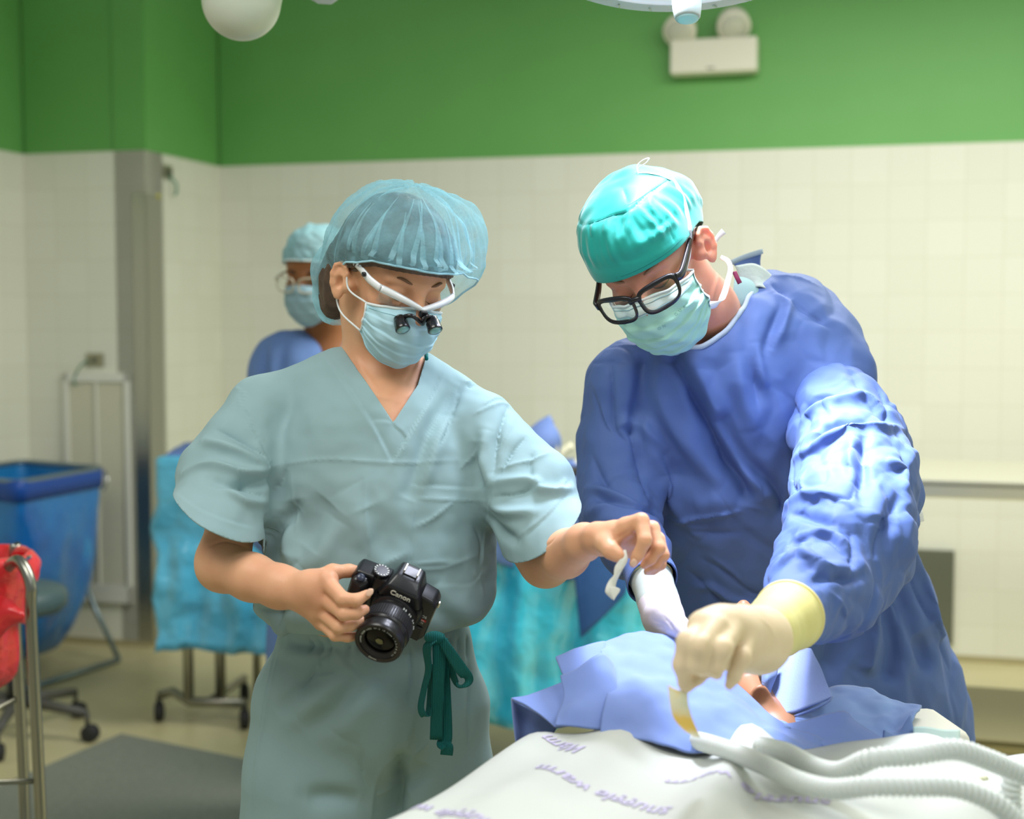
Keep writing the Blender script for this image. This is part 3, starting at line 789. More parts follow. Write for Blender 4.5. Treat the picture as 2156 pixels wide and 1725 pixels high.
# arm: elbow pod, tube to the right and up
pod = P(508, 2, 2.75)
s = SDF(.004); s.ell(pod + [0, 0, .0], (.071, .071, .07), k=.01); s.cone(pod + [-.0, 0, .0], pod + [.0, 0, .14], .068, .06, .02)
s.cone(pod + [.03, -.0, .035], pod + [.13, -.0, .075], .035, .026, .03)
sdfobj('elbow_pod', s, M('arm_enamel', 'c9d0c0', .3), t, 1)
pr = P(582, 8, 2.75)
m = MB(); m.tube(spline([pod + [.09, 0, .062], pr + [.12, 0, .05], c + [-.45, .05, .42], c + [-.1, .05, .44], c - n_ * .05 + [0, 0, .3], c - n_ * .08], 8), .022, 16); m.build('arm', LW, t, True)
m = MB(); m.tube([pod + [0, 0, .13], pod + [0, 0, .75]], .03, 16); m.build('drop_tube', LW, t, True)
# ================================================================ PEOPLE: shared builders
def frame(yaw, pit, rol):
    y, p, r = map(math.radians, (yaw, pit, rol))
    cy, sy, cp, sp_, cr_, sr = math.cos(y), math.sin(y), math.cos(p), math.sin(p), math.cos(r), math.sin(r)
    Rr = np.array([[cr_, 0, sr], [0, 1, 0], [-sr, 0, cr_]]); Rp = np.array([[1, 0, 0], [0, cp, -sp_], [0, sp_, cp]]); Ry = np.array([[cy, -sy, 0], [sy, cy, 0], [0, 0, 1]])
    return (Ry @ Rp @ Rr @ np.diag([1., -1, 1])).T     # rows: sideways (photo right), forward, up
class Head:
    def __init__(s, o, ang, sc): s.o = np.asarray(o, float); s.A = frame(*ang); s.s = sc
    def w(s, l): return s.o + s.s * (np.asarray(l, float) @ s.A)
    def l(s, V): return ((V - s.o) @ s.A.T) / s.s
    def e(s, S_, c, r, k=.012, op='u'): S_.ell(s.w(c), np.array(r) * s.s, s.A, k, op)
    def c(s, S_, a, b, ra, rb, k=.01, op='u'): S_.cone(s.w(a), s.w(b), ra * s.s, rb * s.s, k, None, op)
    def build(s, S_, ear=1.0):
        e, c = s.e, s.c
        e(S_, (0, -.012, .055), (.076, .098, .088)); e(S_, (0, .035, .06), (.062, .05, .06), .02); e(S_, (0, .042, 0), (.056, .05, .068), .02)
        e(S_, (0, .032, -.048), (.051, .048, .042), .02); e(S_, (0, .070, -.076), (.022, .02, .018), .02)
        for q in (-1, 1):
            e(S_, (q * .042, .060, .006), (.021, .022, .018), .015); c(S_, (q * .045, .073, .047), (q * .008, .085, .044), .007, .008, .014)
        for q in (-1, 1): e(S_, (q * .032, .099, .028), (.018, .013, .011), .014, 's')
        for q in (-1, 1):
            e(S_, (q * .031, .0755, .029), (.0155, .0135, .0125), .004); e(S_, (q * .031, .078, .020), (.014, .010, .0045), .004)
        c(S_, (0, .088, .038), (0, .112, .0), .0075, .011, .014); e(S_, (0, .112, -.003), (.011, .011, .009), .006)
        for q in (-1, 1): e(S_, (q * .012, .103, -.006), (.0075, .010, .007), .006)
        e(S_, (0, .092, -.036), (.022, .012, .007), .008); e(S_, (0, .090, -.046), (.018, .012, .007), .006)
        for q in (-1, 1):
            nn = nrm([q * .84, .54, 0]); tt = nrm([q * .54, -.84, 0]); ec = np.array([q * .0855, -.010, .003]); E = lambda t, z, n=0: ec + tt * t + nn * n + np.array([0, 0, z])
            S_.ell(s.w(ec), np.array([.0035, .0150, .0270]) * s.s, np.array([nn @ s.A, tt @ s.A, s.A[2]]), .004)
            hp = [E(-.006, .004, .002), E(-.012, .016, .002), E(-.006, .026, .002), E(.004, .0295, .002), E(.0135, .022, .002), E(.0155, .008, .002), E(.012, -.008, .002), E(.004, -.020, .001)]
            for a, b_ in zip(hp, hp[1:]): c(S_, a, b_, .0034 * ear, .0034 * ear, .003)
            S_.ell(s.w(E(-.004, -.022, .001)), np.array([.0042, .0075, .0085]) * s.s, np.array([nn @ s.A, tt @ s.A, s.A[2]]), .005)
            c(S_, (q * .072, .0, .0), E(-.006, 0, -.004), .012, .010, .008); c(S_, (q * .070, -.01, .012), E(.0, .01, -.006), .012, .009, .008)
            ah = [E(.002, .017, .002), E(.007, .007, .0025), E(.005, -.006, .002), E(-.002, -.013, .002)]
            for a, b_ in zip(ah, ah[1:]): c(S_, a, b_, .0022, .0022, .003)
            S_.ell(s.w(E(-.003, -.001, .004)), np.array([.0065, .0062, .0105]) * s.s, np.array([nn @ s.A, tt @ s.A, s.A[2]]), .003, 's')
            e(S_, (q * .077, .005, -.001), (.005, .004, .006), .004)
    def line(s, pts, r, name, mat, parent, n=8, sides=8, taper=True):
        p = spline([s.w(q) for q in pts], n); m = len(p)
        rr = [r * s.s * (max(.25, math.sin(math.pi * (i + .5) / m)) if taper else 1) for i in range(m)]
        return MB().tube(p, rr, sides).build(name, mat, parent, True)
def gsurf(H, fn, nu, nv): return np.array([[H.w(fn(u, v)) for v in np.linspace(0, 1, nv)] for u in np.linspace(-1, 1, nu)])
def ss(x, a, b): t = np.clip((x - a) / (b - a), 0, 1); return t * t * (3 - 2 * t)
def mask_surf(pleats, seed=0, wid=.066, bulge=0., bot=-.1, top=.022, amp=.0014, side_top=-.004, side_bot=-.055, cheek=.03):
    rr = random.Random(seed)
    ph = [rr.uniform(0, 6) for _ in range(6)]
    def fn(u, v):
        yc = np.interp(v, [0, .12, .35, .6, .85, 1], [.107, .122, .127 + bulge, .123 + bulge, .108, .085])
        zt = top + (side_top - top) * abs(u) ** 1.5 - .006 * math.exp(-(u / .18) ** 2) * 0; zb = bot + (side_bot - bot) * abs(u) ** 1.7
        z = zt + (zb - zt) * v
        wv = wid * (1 - .10 * ss(v, .5, 1)); a = u * 1.35
        x = wv * math.sin(a) / math.sin(1.35); y = cheek + (yc - cheek) * max(0, math.cos(a)) ** .75
        d = 0
        for i, (v0, u0, dv, A) in enumerate(pleats):
            vv = v0 + dv * u; k = v - vv
            d += A * math.tanh(k / .012) * math.exp(-abs(k) / .07) * (1 - .25 * abs(u))
        d += amp * (math.sin(u * 9 + v * 5 + ph[0]) * math.sin(v * 11 + ph[1]) + .7 * math.sin(u * 17 - v * 14 + ph[2]))
        n = nrm([math.sin(a), max(.2, math.cos(a)), -.1])
        return np.array([x, y, z]) + n * d
    return fn
SKIN = M('skin_warm', 'dfab86', .48, 0, [('v', 700, .12, .0006), ('n', 90, .08, .002)], var=(14, 'd69c7a', 5), sss=.18, spec=.4)
SKINP = M('skin_pale', 'e0a48c', .48, 0, [('v', 700, .12, .0006)], var=(22, 'd5927a', 5), sss=.5, spec=.4)
SKINP.node_tree.nodes['Principled BSDF'].inputs['Subsurface Scale'].default_value = .02
HAIRB = M('brown_hair', '4a3a30', .55, 0, [('n', 400, .4, .002)], var=(30, '5d4a3c', 4))
LASH = M('dark_lashes', '2a1c18', .6)
BROW = M('eyebrow_hair', '7b5a44', .8, 0, [('n', 900, .6, .001)])
CLEAR = bpy.data.materials.new('clear_plastic_lens'); CLEAR.use_nodes = True
def clearmat(m, fac=.1, tint=(1, 1, 1), rough=.03):
    nt = m.node_tree; nt.nodes.clear(); N = nt.nodes.new; L = nt.links.new
    o = N('ShaderNodeOutputMaterial'); mx = N('ShaderNodeMixShader'); t_ = N('ShaderNodeBsdfTransparent'); g_ = N('ShaderNodeBsdfGlossy')
    t_.inputs[0].default_value = (*tint, 1); g_.inputs['Roughness'].default_value = rough; mx.inputs[0].default_value = fac
    L(t_.outputs[0], mx.inputs[1]); L(g_.outputs[0], mx.inputs[2]); L(mx.outputs[0], o.inputs[0])
clearmat(CLEAR, .09, (.95, .97, .97))
def veil(name, col, alpha, c2=None):
    "thin non-woven fabric: part see-through, part diffuse and translucent"
    m = bpy.data.materials.new(name); m.use_nodes = True; nt = m.node_tree; nt.nodes.clear(); N = nt.nodes.new; L = nt.links.new
    o = N('ShaderNodeOutputMaterial'); mx = N('ShaderNodeMixShader'); t_ = N('ShaderNodeBsdfTransparent'); d_ = N('ShaderNodeBsdfDiffuse'); tr = N('ShaderNodeBsdfTranslucent'); m2 = N('ShaderNodeMixShader')
    for q in (d_, tr): q.inputs[0].default_value = (*srgb(col), 1)
    m2.inputs[0].default_value = .4; L(d_.outputs[0], m2.inputs[1]); L(tr.outputs[0], m2.inputs[2])
    tc = N('ShaderNodeTexCoord'); n = N('ShaderNodeTexNoise'); n.inputs['Scale'].default_value = 38; n.inputs['Detail'].default_value = 6
    mr = N('ShaderNodeMapRange'); mr.inputs['From Min'].default_value = .35; mr.inputs['From Max'].default_value = .65; mr.inputs['To Min'].default_value = alpha - .1; mr.inputs['To Max'].default_value = alpha + .12
    L(tc.outputs['Object'], n.inputs['Vector']); L(n.outputs['Fac'], mr.inputs['Value']); L(mr.outputs[0], mx.inputs[0])
    bn = N('ShaderNodeBump'); bn.inputs['Strength'].default_value = .5; bn.inputs['Distance'].default_value = .002; n3 = N('ShaderNodeTexNoise'); n3.inputs['Scale'].default_value = 260
    L(tc.outputs['Object'], n3.inputs['Vector']); L(n3.outputs['Fac'], bn.inputs['Height']); L(bn.outputs[0], d_.inputs['Normal'])
    L(t_.outputs[0], mx.inputs[1]); L(m2.outputs[0], mx.inputs[2]); L(mx.outputs[0], o.inputs[0]); return m
def fabric(name, col, col2, weave=1500, wb=.15, wr=((12, .35, .006),), rough=.85, sheen=.05, vs=5):
    return M(name, col, rough, 0, [('n', weave, wb, .0006)] + [('r', a, b, c) for a, b, c in wr], var=(vs, col2, 3), sheen=sheen, spec=.25)
def poly_sd(q, poly):
    "signed distance (positive inside) to polygon in 2-D"
    q = np.asarray(q, float); n = len(poly); d = np.full(len(q), 1e9); ins = np.zeros(len(q), bool)
    for i in range(n):
        a = np.array(poly[i], float); b = np.array(poly[(i + 1) % n], float); e = b - a; w_ = q - a
        t = np.clip(w_ @ e / (e @ e), 0, 1); d = np.minimum(d, np.linalg.norm(w_ - t[:, None] * e, axis=1))
        c1 = (a[1] > q[:, 1]) != (b[1] > q[:, 1])
        with np.errstate(divide='ignore', invalid='ignore'): xx = (b[0] - a[0]) * (q[:, 1] - a[1]) / (b[1] - a[1]) + a[0]
        ins ^= c1 & (q[:, 0] < xx)
    return np.where(ins, d, -d)
def proj(V):
    d = V - EYE; z = d @ FW; return np.stack([1078 + FPX * (d @ RT) / z, 862.5 - FPX * (d @ UP) / z], 1)
def tidy(V, F, N, amp, scale, seed, ridge=.0, stretch=(1, 1, 1)):
    d = fbm(V, scale, amp, 3, stretch, seed)
    if ridge: d = d + fbm(V, scale * .8, ridge, 2, stretch, seed + 9, True)
    return V + N * d[:, None]
def Zc(sc, ox, oy, *pts): return [(ox + x / sc, oy + y / sc) for x, y in pts]
def cloth(name, V, F, mat, parent, thick=.0022, off=-1):
    o = npmesh(name, V, F, mat, parent)
    if thick: m = o.modifiers.new('solid', 'SOLIDIFY'); m.thickness = thick; m.offset = off
    return local(o)
def nail(c, ax, up_, r, parent, mat):
    s_ = SDF(.0012); ax = nrm(ax); up_ = nrm(np.asarray(up_) - ax * (np.asarray(up_) @ ax)); s_.ell(c, (r * 1.15, r * .8, r * .25), [ax, np.cross(up_, ax), up_]); return sdfobj('fingernail', s_, mat, parent, 0)
# ================================================================ WOMAN IN SCRUBS
WY = 2.2
SCRUB = fabric('scrub_cotton', '93aeb2', '8ca8ac', 1300, .2, ((26, .12, .004), (7, .22, .010)), .85, .05, 3)
Hw = Head(P(818, 612, 2.20), (32, 24, 6), .95)
PW = P(790, 1000, WY) * [1, 1, 0]
s = SDF(.0026)
Hw.build(s)
sq = ((0, 1, 0), .62)
nb = Hw.w((0, -.035, -.03))
s.chain([(nb, .056), (P(800, 755, 2.25), .055), (P(806, 850, 2.24), .07)], .02)
s.pchain([(720, 800, 2.23, 42), (560, 862, 2.23, 44)], .03); s.pchain([(880, 800, 2.23, 42), (1005, 880, 2.22, 44)], .03)
s.pchain([(790, 965, WY, 178), (800, 1050, WY, 192), (795, 1180, WY, 180), (790, 1240, WY, 170)], .03, sq)
s.plane(P(780, 1365, 2.1), (0, 0, -1), .02)
# arms
s.pchain([(560, 870, 2.22, 52), (495, 1080, 2.14, 54), (470, 1178, 2.10, 51), (470, 1195, 2.09, 50)], .02)
s.pchain([(466, 1192, 2.09, 50), (530, 1216, 2.05, 48), (590, 1236, 2.02, 44), (640, 1246, 2.0, 38)], .015)
s.pchain([(1005, 890, 2.2, 54), (1110, 1120, 2.14, 58), (1150, 1180, 2.12, 54)], .02)
s.pchain([(1148, 1182, 2.12, 54), (1190, 1165, 2.04, 50), (1230, 1142, 1.96, 37), (1258, 1132, 1.92, 29)], .015)
# hand round the camera grip
k = .004
s.pchain([(640, 1246, 2.0, 38), (668, 1238, 1.985, 34), (690, 1222, 1.975, 24)], .012)
s.pchain([(640, 1250, 2.0, 36), (672, 1285, 1.985, 26)], .012); s.pchain([(650, 1262, 2.0, 28), (678, 1312, 1.99, 18)], .012); s.pchain([(650, 1235, 1.99, 30), (680, 1262, 1.978, 26)], .012)
for f in ([(690, 1228, 1.972, 18), (722, 1262, 1.935, 15.5), (751, 1264, 1.93, 13.5), (772, 1252, 1.935, 10.5)],
          [(682, 1260, 1.975, 17), (724, 1293, 1.935, 15), (750, 1292, 1.935, 13.5), (768, 1284, 1.945, 11)],
          [(678, 1290, 1.98, 16), (714, 1321, 1.945, 14), (740, 1316, 1.95, 13), (762, 1308, 1.96, 11)],
          [(678, 1312, 1.985, 14), (705, 1339, 1.955, 11.5), (732, 1342, 1.96, 10.5), (752, 1340, 1.965, 9.5)]): s.pchain(f, k)
s.pchain([(660, 1228, 2.0, 28), (700, 1206, 2.01, 17), (735, 1202, 2.02, 12.5), (766, 1204, 2.03, 11)], .008)
# hand pinching the tape
s.pchain([(1258, 1132, 1.92, 29), (1290, 1128, 1.90, 28), (1322, 1112, 1.885, 22)], .012)
s.pchain([(1262, 1136, 1.92, 27), (1330, 1130, 1.91, 22), (1372, 1124, 1.91, 17)], .012); s.pchain([(1275, 1145, 1.92, 24), (1340, 1155, 1.925, 20), (1384, 1150, 1.925, 15)], .012)
s.pchain([(1262, 1132, 1.91, 26), (1276, 1146, 1.885, 20), (1287, 1160, 1.87, 17), (1302, 1170, 1.865, 12.5), (1309, 1173, 1.865, 10.5)], .008)
for f in ([(1318, 1108, 1.885, 20), (1350, 1097, 1.872, 17), (1358, 1138, 1.852, 15), (1343, 1170, 1.858, 12.5), (1333, 1187, 1.862, 9.5)],
          [(1350, 1112, 1.9, 18), (1373, 1113, 1.893, 16), (1387, 1155, 1.872, 14), (1370, 1178, 1.875, 12), (1356, 1190, 1.88, 9.5)],
          [(1370, 1128, 1.91, 16), (1386, 1135, 1.905, 14), (1397, 1170, 1.89, 12.5), (1380, 1190, 1.893, 11), (1364, 1199, 1.9, 9)],
          [(1378, 1150, 1.92, 14), (1392, 1160, 1.915, 12), (1392, 1190, 1.905, 10.5), (1376, 1201, 1.905, 9.5), (1362, 1204, 1.91, 8.5)]): s.pchain(f, k)
V, F = s.mesh(1); N_ = normals(V, F); px = proj(V)
def blob(x, y, r, A):
    global V
    m = np.exp(-((px[:, 0] - x) ** 2 + (px[:, 1] - y) ** 2) / r ** 2) * (N_ @ -FW > .2); V = V + N_ * (m * A)[:, None]
V = creases(V, F, [('v', 3, 2.5, [(437, 1152), (470, 1140), (500, 1145), (530, 1158)]), ('v', 1.2, 2, [(680, 1190), (688, 1200), (696, 1208)]),
    ('v', 2, 2.0, [(1284, 1140), (1300, 1132), (1318, 1122), (1330, 1108)]), ('v', 1.6, 2, [(1135, 1160), (1160, 1142), (1172, 1128)]),
    ('r', 1.5, 5, [(745, 800), (800, 835), (835, 838)]), ('r', 1.5, 5, [(895, 790), (865, 828), (850, 838)]),
    ('g', 2, 8, [(835, 845), (836, 870), (832, 890)]), ('r', 2, 5, [(745, 745), (770, 790), (800, 830)]), ('v', .8, 2, [(760, 728), (800, 762), (840, 772)])], N_)
woman = local(npmesh('person', V, F, SKIN)); woman.location = (0, 0, 0)
tag(woman, 'woman in pale green scrubs and puffy cap looking down, holding a camera', 'person')
NAILM = M('fingernail', 'e8bfa6', .3)
nail(P(778, 1248, 1.928), P(785, 1240, 1.93) - P(770, 1256, 1.93), (.1, -1, .5), .0062, woman, NAILM)
nail(P(1334, 1185, 1.854), P(1330, 1194, 1.86) - P(1338, 1178, 1.855), (.1, -1, .2), .0058, woman, NAILM)
# face details
for q in (-1, 1):
    Hw.line([(q * .0165, .0905, .0225), (q * .024, .0925, .019), (q * .033, .0920, .0185), (q * .042, .087, .021), (q * .046, .0825, .0235)], .0012, 'eyelashes', LASH, woman)
    Hw.line([(q * .012, .0915, .046), (q * .024, .0925, .050), (q * .036, .086, .053), (q * .050, .0730, .049)], .0024, 'eyebrow', BROW, woman)
MASKW = fabric('mask_pale_blue', 'b3d9e6', 'add4e2', 900, .2, ((60, .08, .002),), .8, 0)
MASKE = M('mask_white_edge', 'dfe8ea', .75)
mf = mask_surf([(.24, 0, .0, .0016), (.50, 0, .04, .0022), (.68, 0, -.02, .0020), (.84, 0, .03, .0014)], 3, bot=-.098, top=.016)
mk = gridmesh('face_mask', gsurf(Hw, mf, 61, 61), MASKW, woman, .001, 0); lab(mk, 'pale blue pleated surgical mask with ear loops')
def mcurve(fn, uv, off=.0012): return [fn(u, v) + np.array([0, off, 0]) for u, v in uv]
Hw.line(mcurve(mf, [(u, .015) for u in np.linspace(-1, 1, 15)]), .0022, 'mask_binding', MASKE, mk, 3, 8, False)
Hw.line(mcurve(mf, [(u, .985) for u in np.linspace(-1, 1, 15)]), .0012, 'mask_binding', MASKW, mk, 3, 8, False)
Hw.line(mcurve(mf, [(u, .105) for u in np.linspace(-.95, .95, 15)], .0016), .0006, 'stitch_line', M('mask_stitch', '86b4be', .8), mk, 3, 6, False)
for q in (-1, 1):
    a = mf(q * .98, .02); b_ = mf(q * .98, .97)
    Hw.line([a, (q * .079, .012, .0), (q * .083, -.006, .034), (q * .083, -.026, .02), (q * .08, -.022, -.018), (q * .076, .004, -.044), b_], .0016, 'ear_loop', MASKE, mk, 8, 8, False)
    Hw.line([mf(q * .99, v) + np.array([q * .0008, .0006, 0]) for v in np.linspace(.02, .98, 10)], .0018, 'mask_binding', MASKE, mk, 3, 8, False)
# loupes: white sports frame, clear shield, flip-down telescopes
lo_ = thing('loupe_glasses', 'x', 'x'); del lo_['label']; del lo_['category']; lo_.parent = woman; lab(lo_, 'white wraparound glasses with small black loupes')
FRW = M('gloss_white_frame', 'e9edf2', .2, coat=.5); BLK = M('loupe_black', '141418', .25, coat=.3)
def rim(x): a = abs(x); return (x, .116 - 6.2 * a * a - 150 * a ** 4, .0165 + .40 * a - 2.2 * a * a)
top = [rim(x) for x in np.linspace(-.066, .066, 23)]
G = []
for p_ in spline(top, 2):
    x = p_[0]; hh = .0030 + .0018 * min(1, abs(x) / .05)
    G.append([Hw.w(p_ + np.array([0, y, z]) * [1, 1, 1]) for y, z in ((-.002, hh), (.0022, hh * .7), (.003, -hh * .2), (.0012, -hh * .9), (-.002, -hh * .7))] )
G = np.array(G); gridmesh('brow_bar', G.transpose(1, 0, 2), FRW, lo_, .003, 0, True)
for q in (-1, 1):
    a = rim(q * .066); pts = [a, (q * .0755, .062, .037), (q * .080, .035, .043), (q * .0825, .008, .044), (q * .083, -.015, .040)]
    W = [(0, -.1, 1)] * 5; ribbon('temple_arm', [Hw.w(p) for p in pts], [.011 * .95, .0105, .009, .007, .006], [nrm(np.array(x, float) @ Hw.A) for x in W], FRW, lo_, .0032, 6)
    MB().lathe(Hw.w((q * .0800, .052, .0405)), np.array([q, .25, 0]) @ Hw.A, [(.0036, 0), (.0036, .0035), (.001, .0036)], 16).build('hinge_dot', BLK, lo_, True)
def lens(u, v): x = u * .066; p_ = np.array(rim(x)); return p_ + np.array([-u * .006 * v, -.010 * v - .006 * v * v, -.036 * v * (1 - .25 * abs(u) ** 3) + .010 * v * math.exp(-(x / .012) ** 2)])
gridmesh('clear_shield', gsurf(Hw, lens, 41, 9), CLEAR, lo_, .0014, 0)
Hw.line([lens(u, 1) for u in np.linspace(-1, 1, 21)], .0008, 'shield_edge', FRW, lo_, 3, 6, False)
bc = Hw.w((0, .121, .012))
MB().box(bc, (.012, .008, .010), Hw.A, .0015).tube([bc, Hw.w((0, .126, .002)), Hw.w((.0, .128, -.004))], .003, 10).build('loupe_bracket', BLK, lo_, True)
for px_, py_ in ((844, 680), (912, 682)):
    cc = P(px_, py_, Hw.w((0, .138, 0))[1] + (.0 if px_ < 900 else .0)); ax = nrm(np.array([0.02, .86, -.5]) @ Hw.A)
    lp = MB().lathe(cc - ax * .013, ax, [(.0065, .002), (.0088, .004), (.0092, .009), (.0105, .011), (.0108, .020), (.0112, .021), (.0112, .025), (.010, .0262)], 32).build('loupe', BLK, lo_, 'auto')
    MB().lathe(cc - ax * .013, ax, [(.0096, .0262), (.006, .0272), (.001, .0275)], 24).build('loupe_lens', M('loupe_glass', '6fa6a6', .06, 0, coat=1, spec=.8), lp, True)
    MB().tube(spline([Hw.w((0, .128, -.002)), (bc + cc) / 2 + np.array([0, -.01, .004]), cc - ax * .009], 4), .0032, 10).build('loupe_arm', BLK, lo_, True)
# hair and bouffant cap
gb = ([-.2, -.12, -.06, -.025, .0, .03, .06, .11], [-.13, -.12, -.075, .015, .038, .050, .066, .078])
s = SDF(.004); Hw.e(s, (0, -.010, .06), (.087, .112, .097), .01); Hw.e(s, (0, .03, .06), (.072, .068, .072), .02); Hw.e(s, (0, -.1, .0), (.07, .05, .07), .04); Hw.e(s, (-.04, -.085, -.04), (.03, .035, .05), .03); Hw.e(s, (.05, -.075, -.02), (.035, .04, .06), .03)
V, F = s.mesh(1); l = Hw.l(V); V, F = clip(V, F, l[:, 2] - np.interp(l[:, 1], gb[0], gb[1]) + .008); N_ = normals(V, F)
th = np.arctan2(Hw.l(V)[:, 0], Hw.l(V)[:, 1]); V = V + N_ * (.0012 * np.sin(th * 60) + fbm(V, .03, .003, 2))[:, None]
lab(cloth('hair', V, F, HAIRB, woman, 0), 'brown hair drawn back under the cap')
for q in (-1,):
    Hw.line([(q * .072, .03, .05), (q * .076, .018, .036), (q * .079, .006, .028)], .004, 'hair_wisp', HAIRB, woman)
CAPW = veil('bouffant_blue', 'a2dcec', .5)
s = SDF(.004)
s.pchain([(815, 525, 2.23, 122), (880, 522, 2.23, 119)], .03); s.pchain([(738, 585, 2.29, 80), (722, 625, 2.30, 62)], .04); s.pchain([(900, 500, 2.27, 96), (940, 560, 2.28, 62), (935, 620, 2.28, 48)], .03)
Hw.e(s, (0, -.002, .070), (.093, .117, .102), .03); s.ell(P(972, 490, 2.28), (.034, .035, .045), k=.025)
V, F = s.mesh(2); l = Hw.l(V); f = l[:, 2] - np.interp(l[:, 1], gb[0], gb[1])
V, F = clip(V, F, f); N_ = normals(V, F); l = Hw.l(V); f = np.clip(l[:, 2] - np.interp(l[:, 1], gb[0], gb[1]), 0, 1)
axl = l - np.array([0, -.02, .05]); th = np.arctan2(axl[:, 0], axl[:, 1]); rr2 = np.linalg.norm(axl[:, :2], axis=1)
wv = np.array([noise.noise(Vector((math.sin(t_) * 2.6, math.cos(t_) * 2.6, ff * 5))) for t_, ff in zip(th.tolist(), f.tolist())])
w2 = np.array([noise.noise(Vector((math.sin(t_) * 7, math.cos(t_) * 7, 3 + ff * 7))) for t_, ff in zip(th.tolist(), f.tolist())])
near = np.exp(-f / .05)
V = V + N_ * ((1 - 3 * np.abs(wv)) * .006 * ss(f, 0, .03) + (1 - 3 * np.abs(w2)) * .0045 * ss(f, 0, .012) * (.4 + .6 * near) + fbm(V, .035, .003, 2))[:, None]
V = relax(V, F, .3)
# gather the brim onto the brow
tgt = .0
cap = cloth('bouffant_cap', V, F, CAPW, woman, 0); lab(cap, 'puffy translucent blue bouffant cap')
# sewn pleat bands: thicker folds of the same fabric running up from the brim
PLM = veil('bouffant_fold', 'b4e6f2', .42)
tr = bvh(V, F); cl = Hw.w((0, -.02, .05)); ppm = 0
for i in range(20):
    a0 = -1.25 + 2.5 * i / 19 + random.uniform(-.05, .05); pts = []
    drift = random.uniform(-.25, .25); hh = random.uniform(.5, 1.0)
    for k_ in np.linspace(0, hh, 9):
        el = .12 + k_ * 1.1; a = a0 + drift * k_ ** 1.3
        d = nrm(np.array([math.sin(a) * math.cos(el), math.cos(a) * math.cos(el), math.sin(el)]) @ Hw.A)
        h_ = tr.ray_cast(Vector(cl + d * .3), Vector(-d))
        if h_[0] is not None: pts.append(np.array(h_[0]) + d * .001)
    if len(pts) > 4:
        wv_ = [np.cross(nrm(p - cl), nrm(pts[min(j + 1, len(pts) - 1)] - pts[max(j - 1, 0)])) for j, p in enumerate(pts)]
        ribbon('pleat', pts, [.006, .009, .006, .003, .001], wv_, PLM, cap, 0, 4)
L_ = loops(V, F, 40)
if L_:
    B_ = resample(L_[0], .006); BB = spline(B_, 2, True)
    MB().tube(BB, .0016, 8, closed=True).build('elastic_band', M('cap_band', 'a4d3e4', .7), cap, True)

# scrub top
s = SDF(.0031)
s.pchain([(715, 785, 2.23, 52), (545, 850, 2.23, 50)], .03, ((0, 1, 0), 1.0)); s.pchain([(885, 790, 2.23, 50), (1015, 872, 2.22, 52)], .03)
s.pchain([(790, 968, WY, 200), (800, 1050, WY, 231), (795, 1180, WY, 229), (783, 1262, WY, 246), (781, 1290, WY, 249)], .035, sq)
s.plane(P(780, 1352, 2.1), (0, .12, -1), .05)
sa, sb = P(552, 868, 2.22), P(478, 1046, 2.13); s.cone(sa, sb + (sb - sa) * .6, .047, .087, .02)
s.cone(sa, P(438, 985, 2.15), .046, .046, .03)
ra, rb = P(1006, 905, 2.2), P(1130, 1092, 2.12); s.cone(ra, rb + (rb - ra) * .55, .054, .081, .02); s.cone(ra, P(1150, 1010, 2.13), .044, .04, .03)
V, F = s.mesh(2)
def halfspace(V, a, b, c, side):  # plane through three points; positive on the side of 'side'
    n = nrm(np.cross(b - a, c - a)); n = n if (side - a) @ n > 0 else -n; return (V - a) @ n
body = P(790, 1100, 2.2)
hl = halfspace(V, P(366, 1012, 2.12), P(436, 1082, 2.06), P(556, 1122, 2.1), body); xl = (V[:, 0] < P(572, 1, 2.15)[0])
hr = halfspace(V, P(1212, 1046, 2.12), P(1185, 1105, 2.06), P(1070, 1164, 2.1), body); xr = (V[:, 0] > P(1032, 1, 2.12)[0])
zc_ = P(1, 1128, 2.1)[2]
qq = proj(V); qy = qq[:, 1]; xl = ((qq[:, 0] < 557) & (qy < 1185)) | ((qq[:, 0] < 531) & (qy < 1300)); xr = (qq[:, 0] > 1048) & (qy < 1215)
f = np.full(len(V), 1.0)
f = np.where(xl, np.minimum(f, hl), f); f = np.where(xr, np.minimum(f, hr), f)
q = proj(V)
poly = [(828, 890), (760, 788), (708, 712), (700, 660), (905, 660), (900, 742), (880, 810)]
inn = poly_sd(q, poly) / 1400; front = (V[:, 1] < 2.235) | (q[:, 1] < 775)
f = np.where(front, np.minimum(f, -inn), f)
V, F = clip(V, F, f); V, F = biggest(V, F); N_ = normals(V, F)
V = tidy(V, F, N_, .005, .09, 3); N_ = normals(V, F)
z1_ = lambda *p: Zc(2.45, 360, 700, *p)
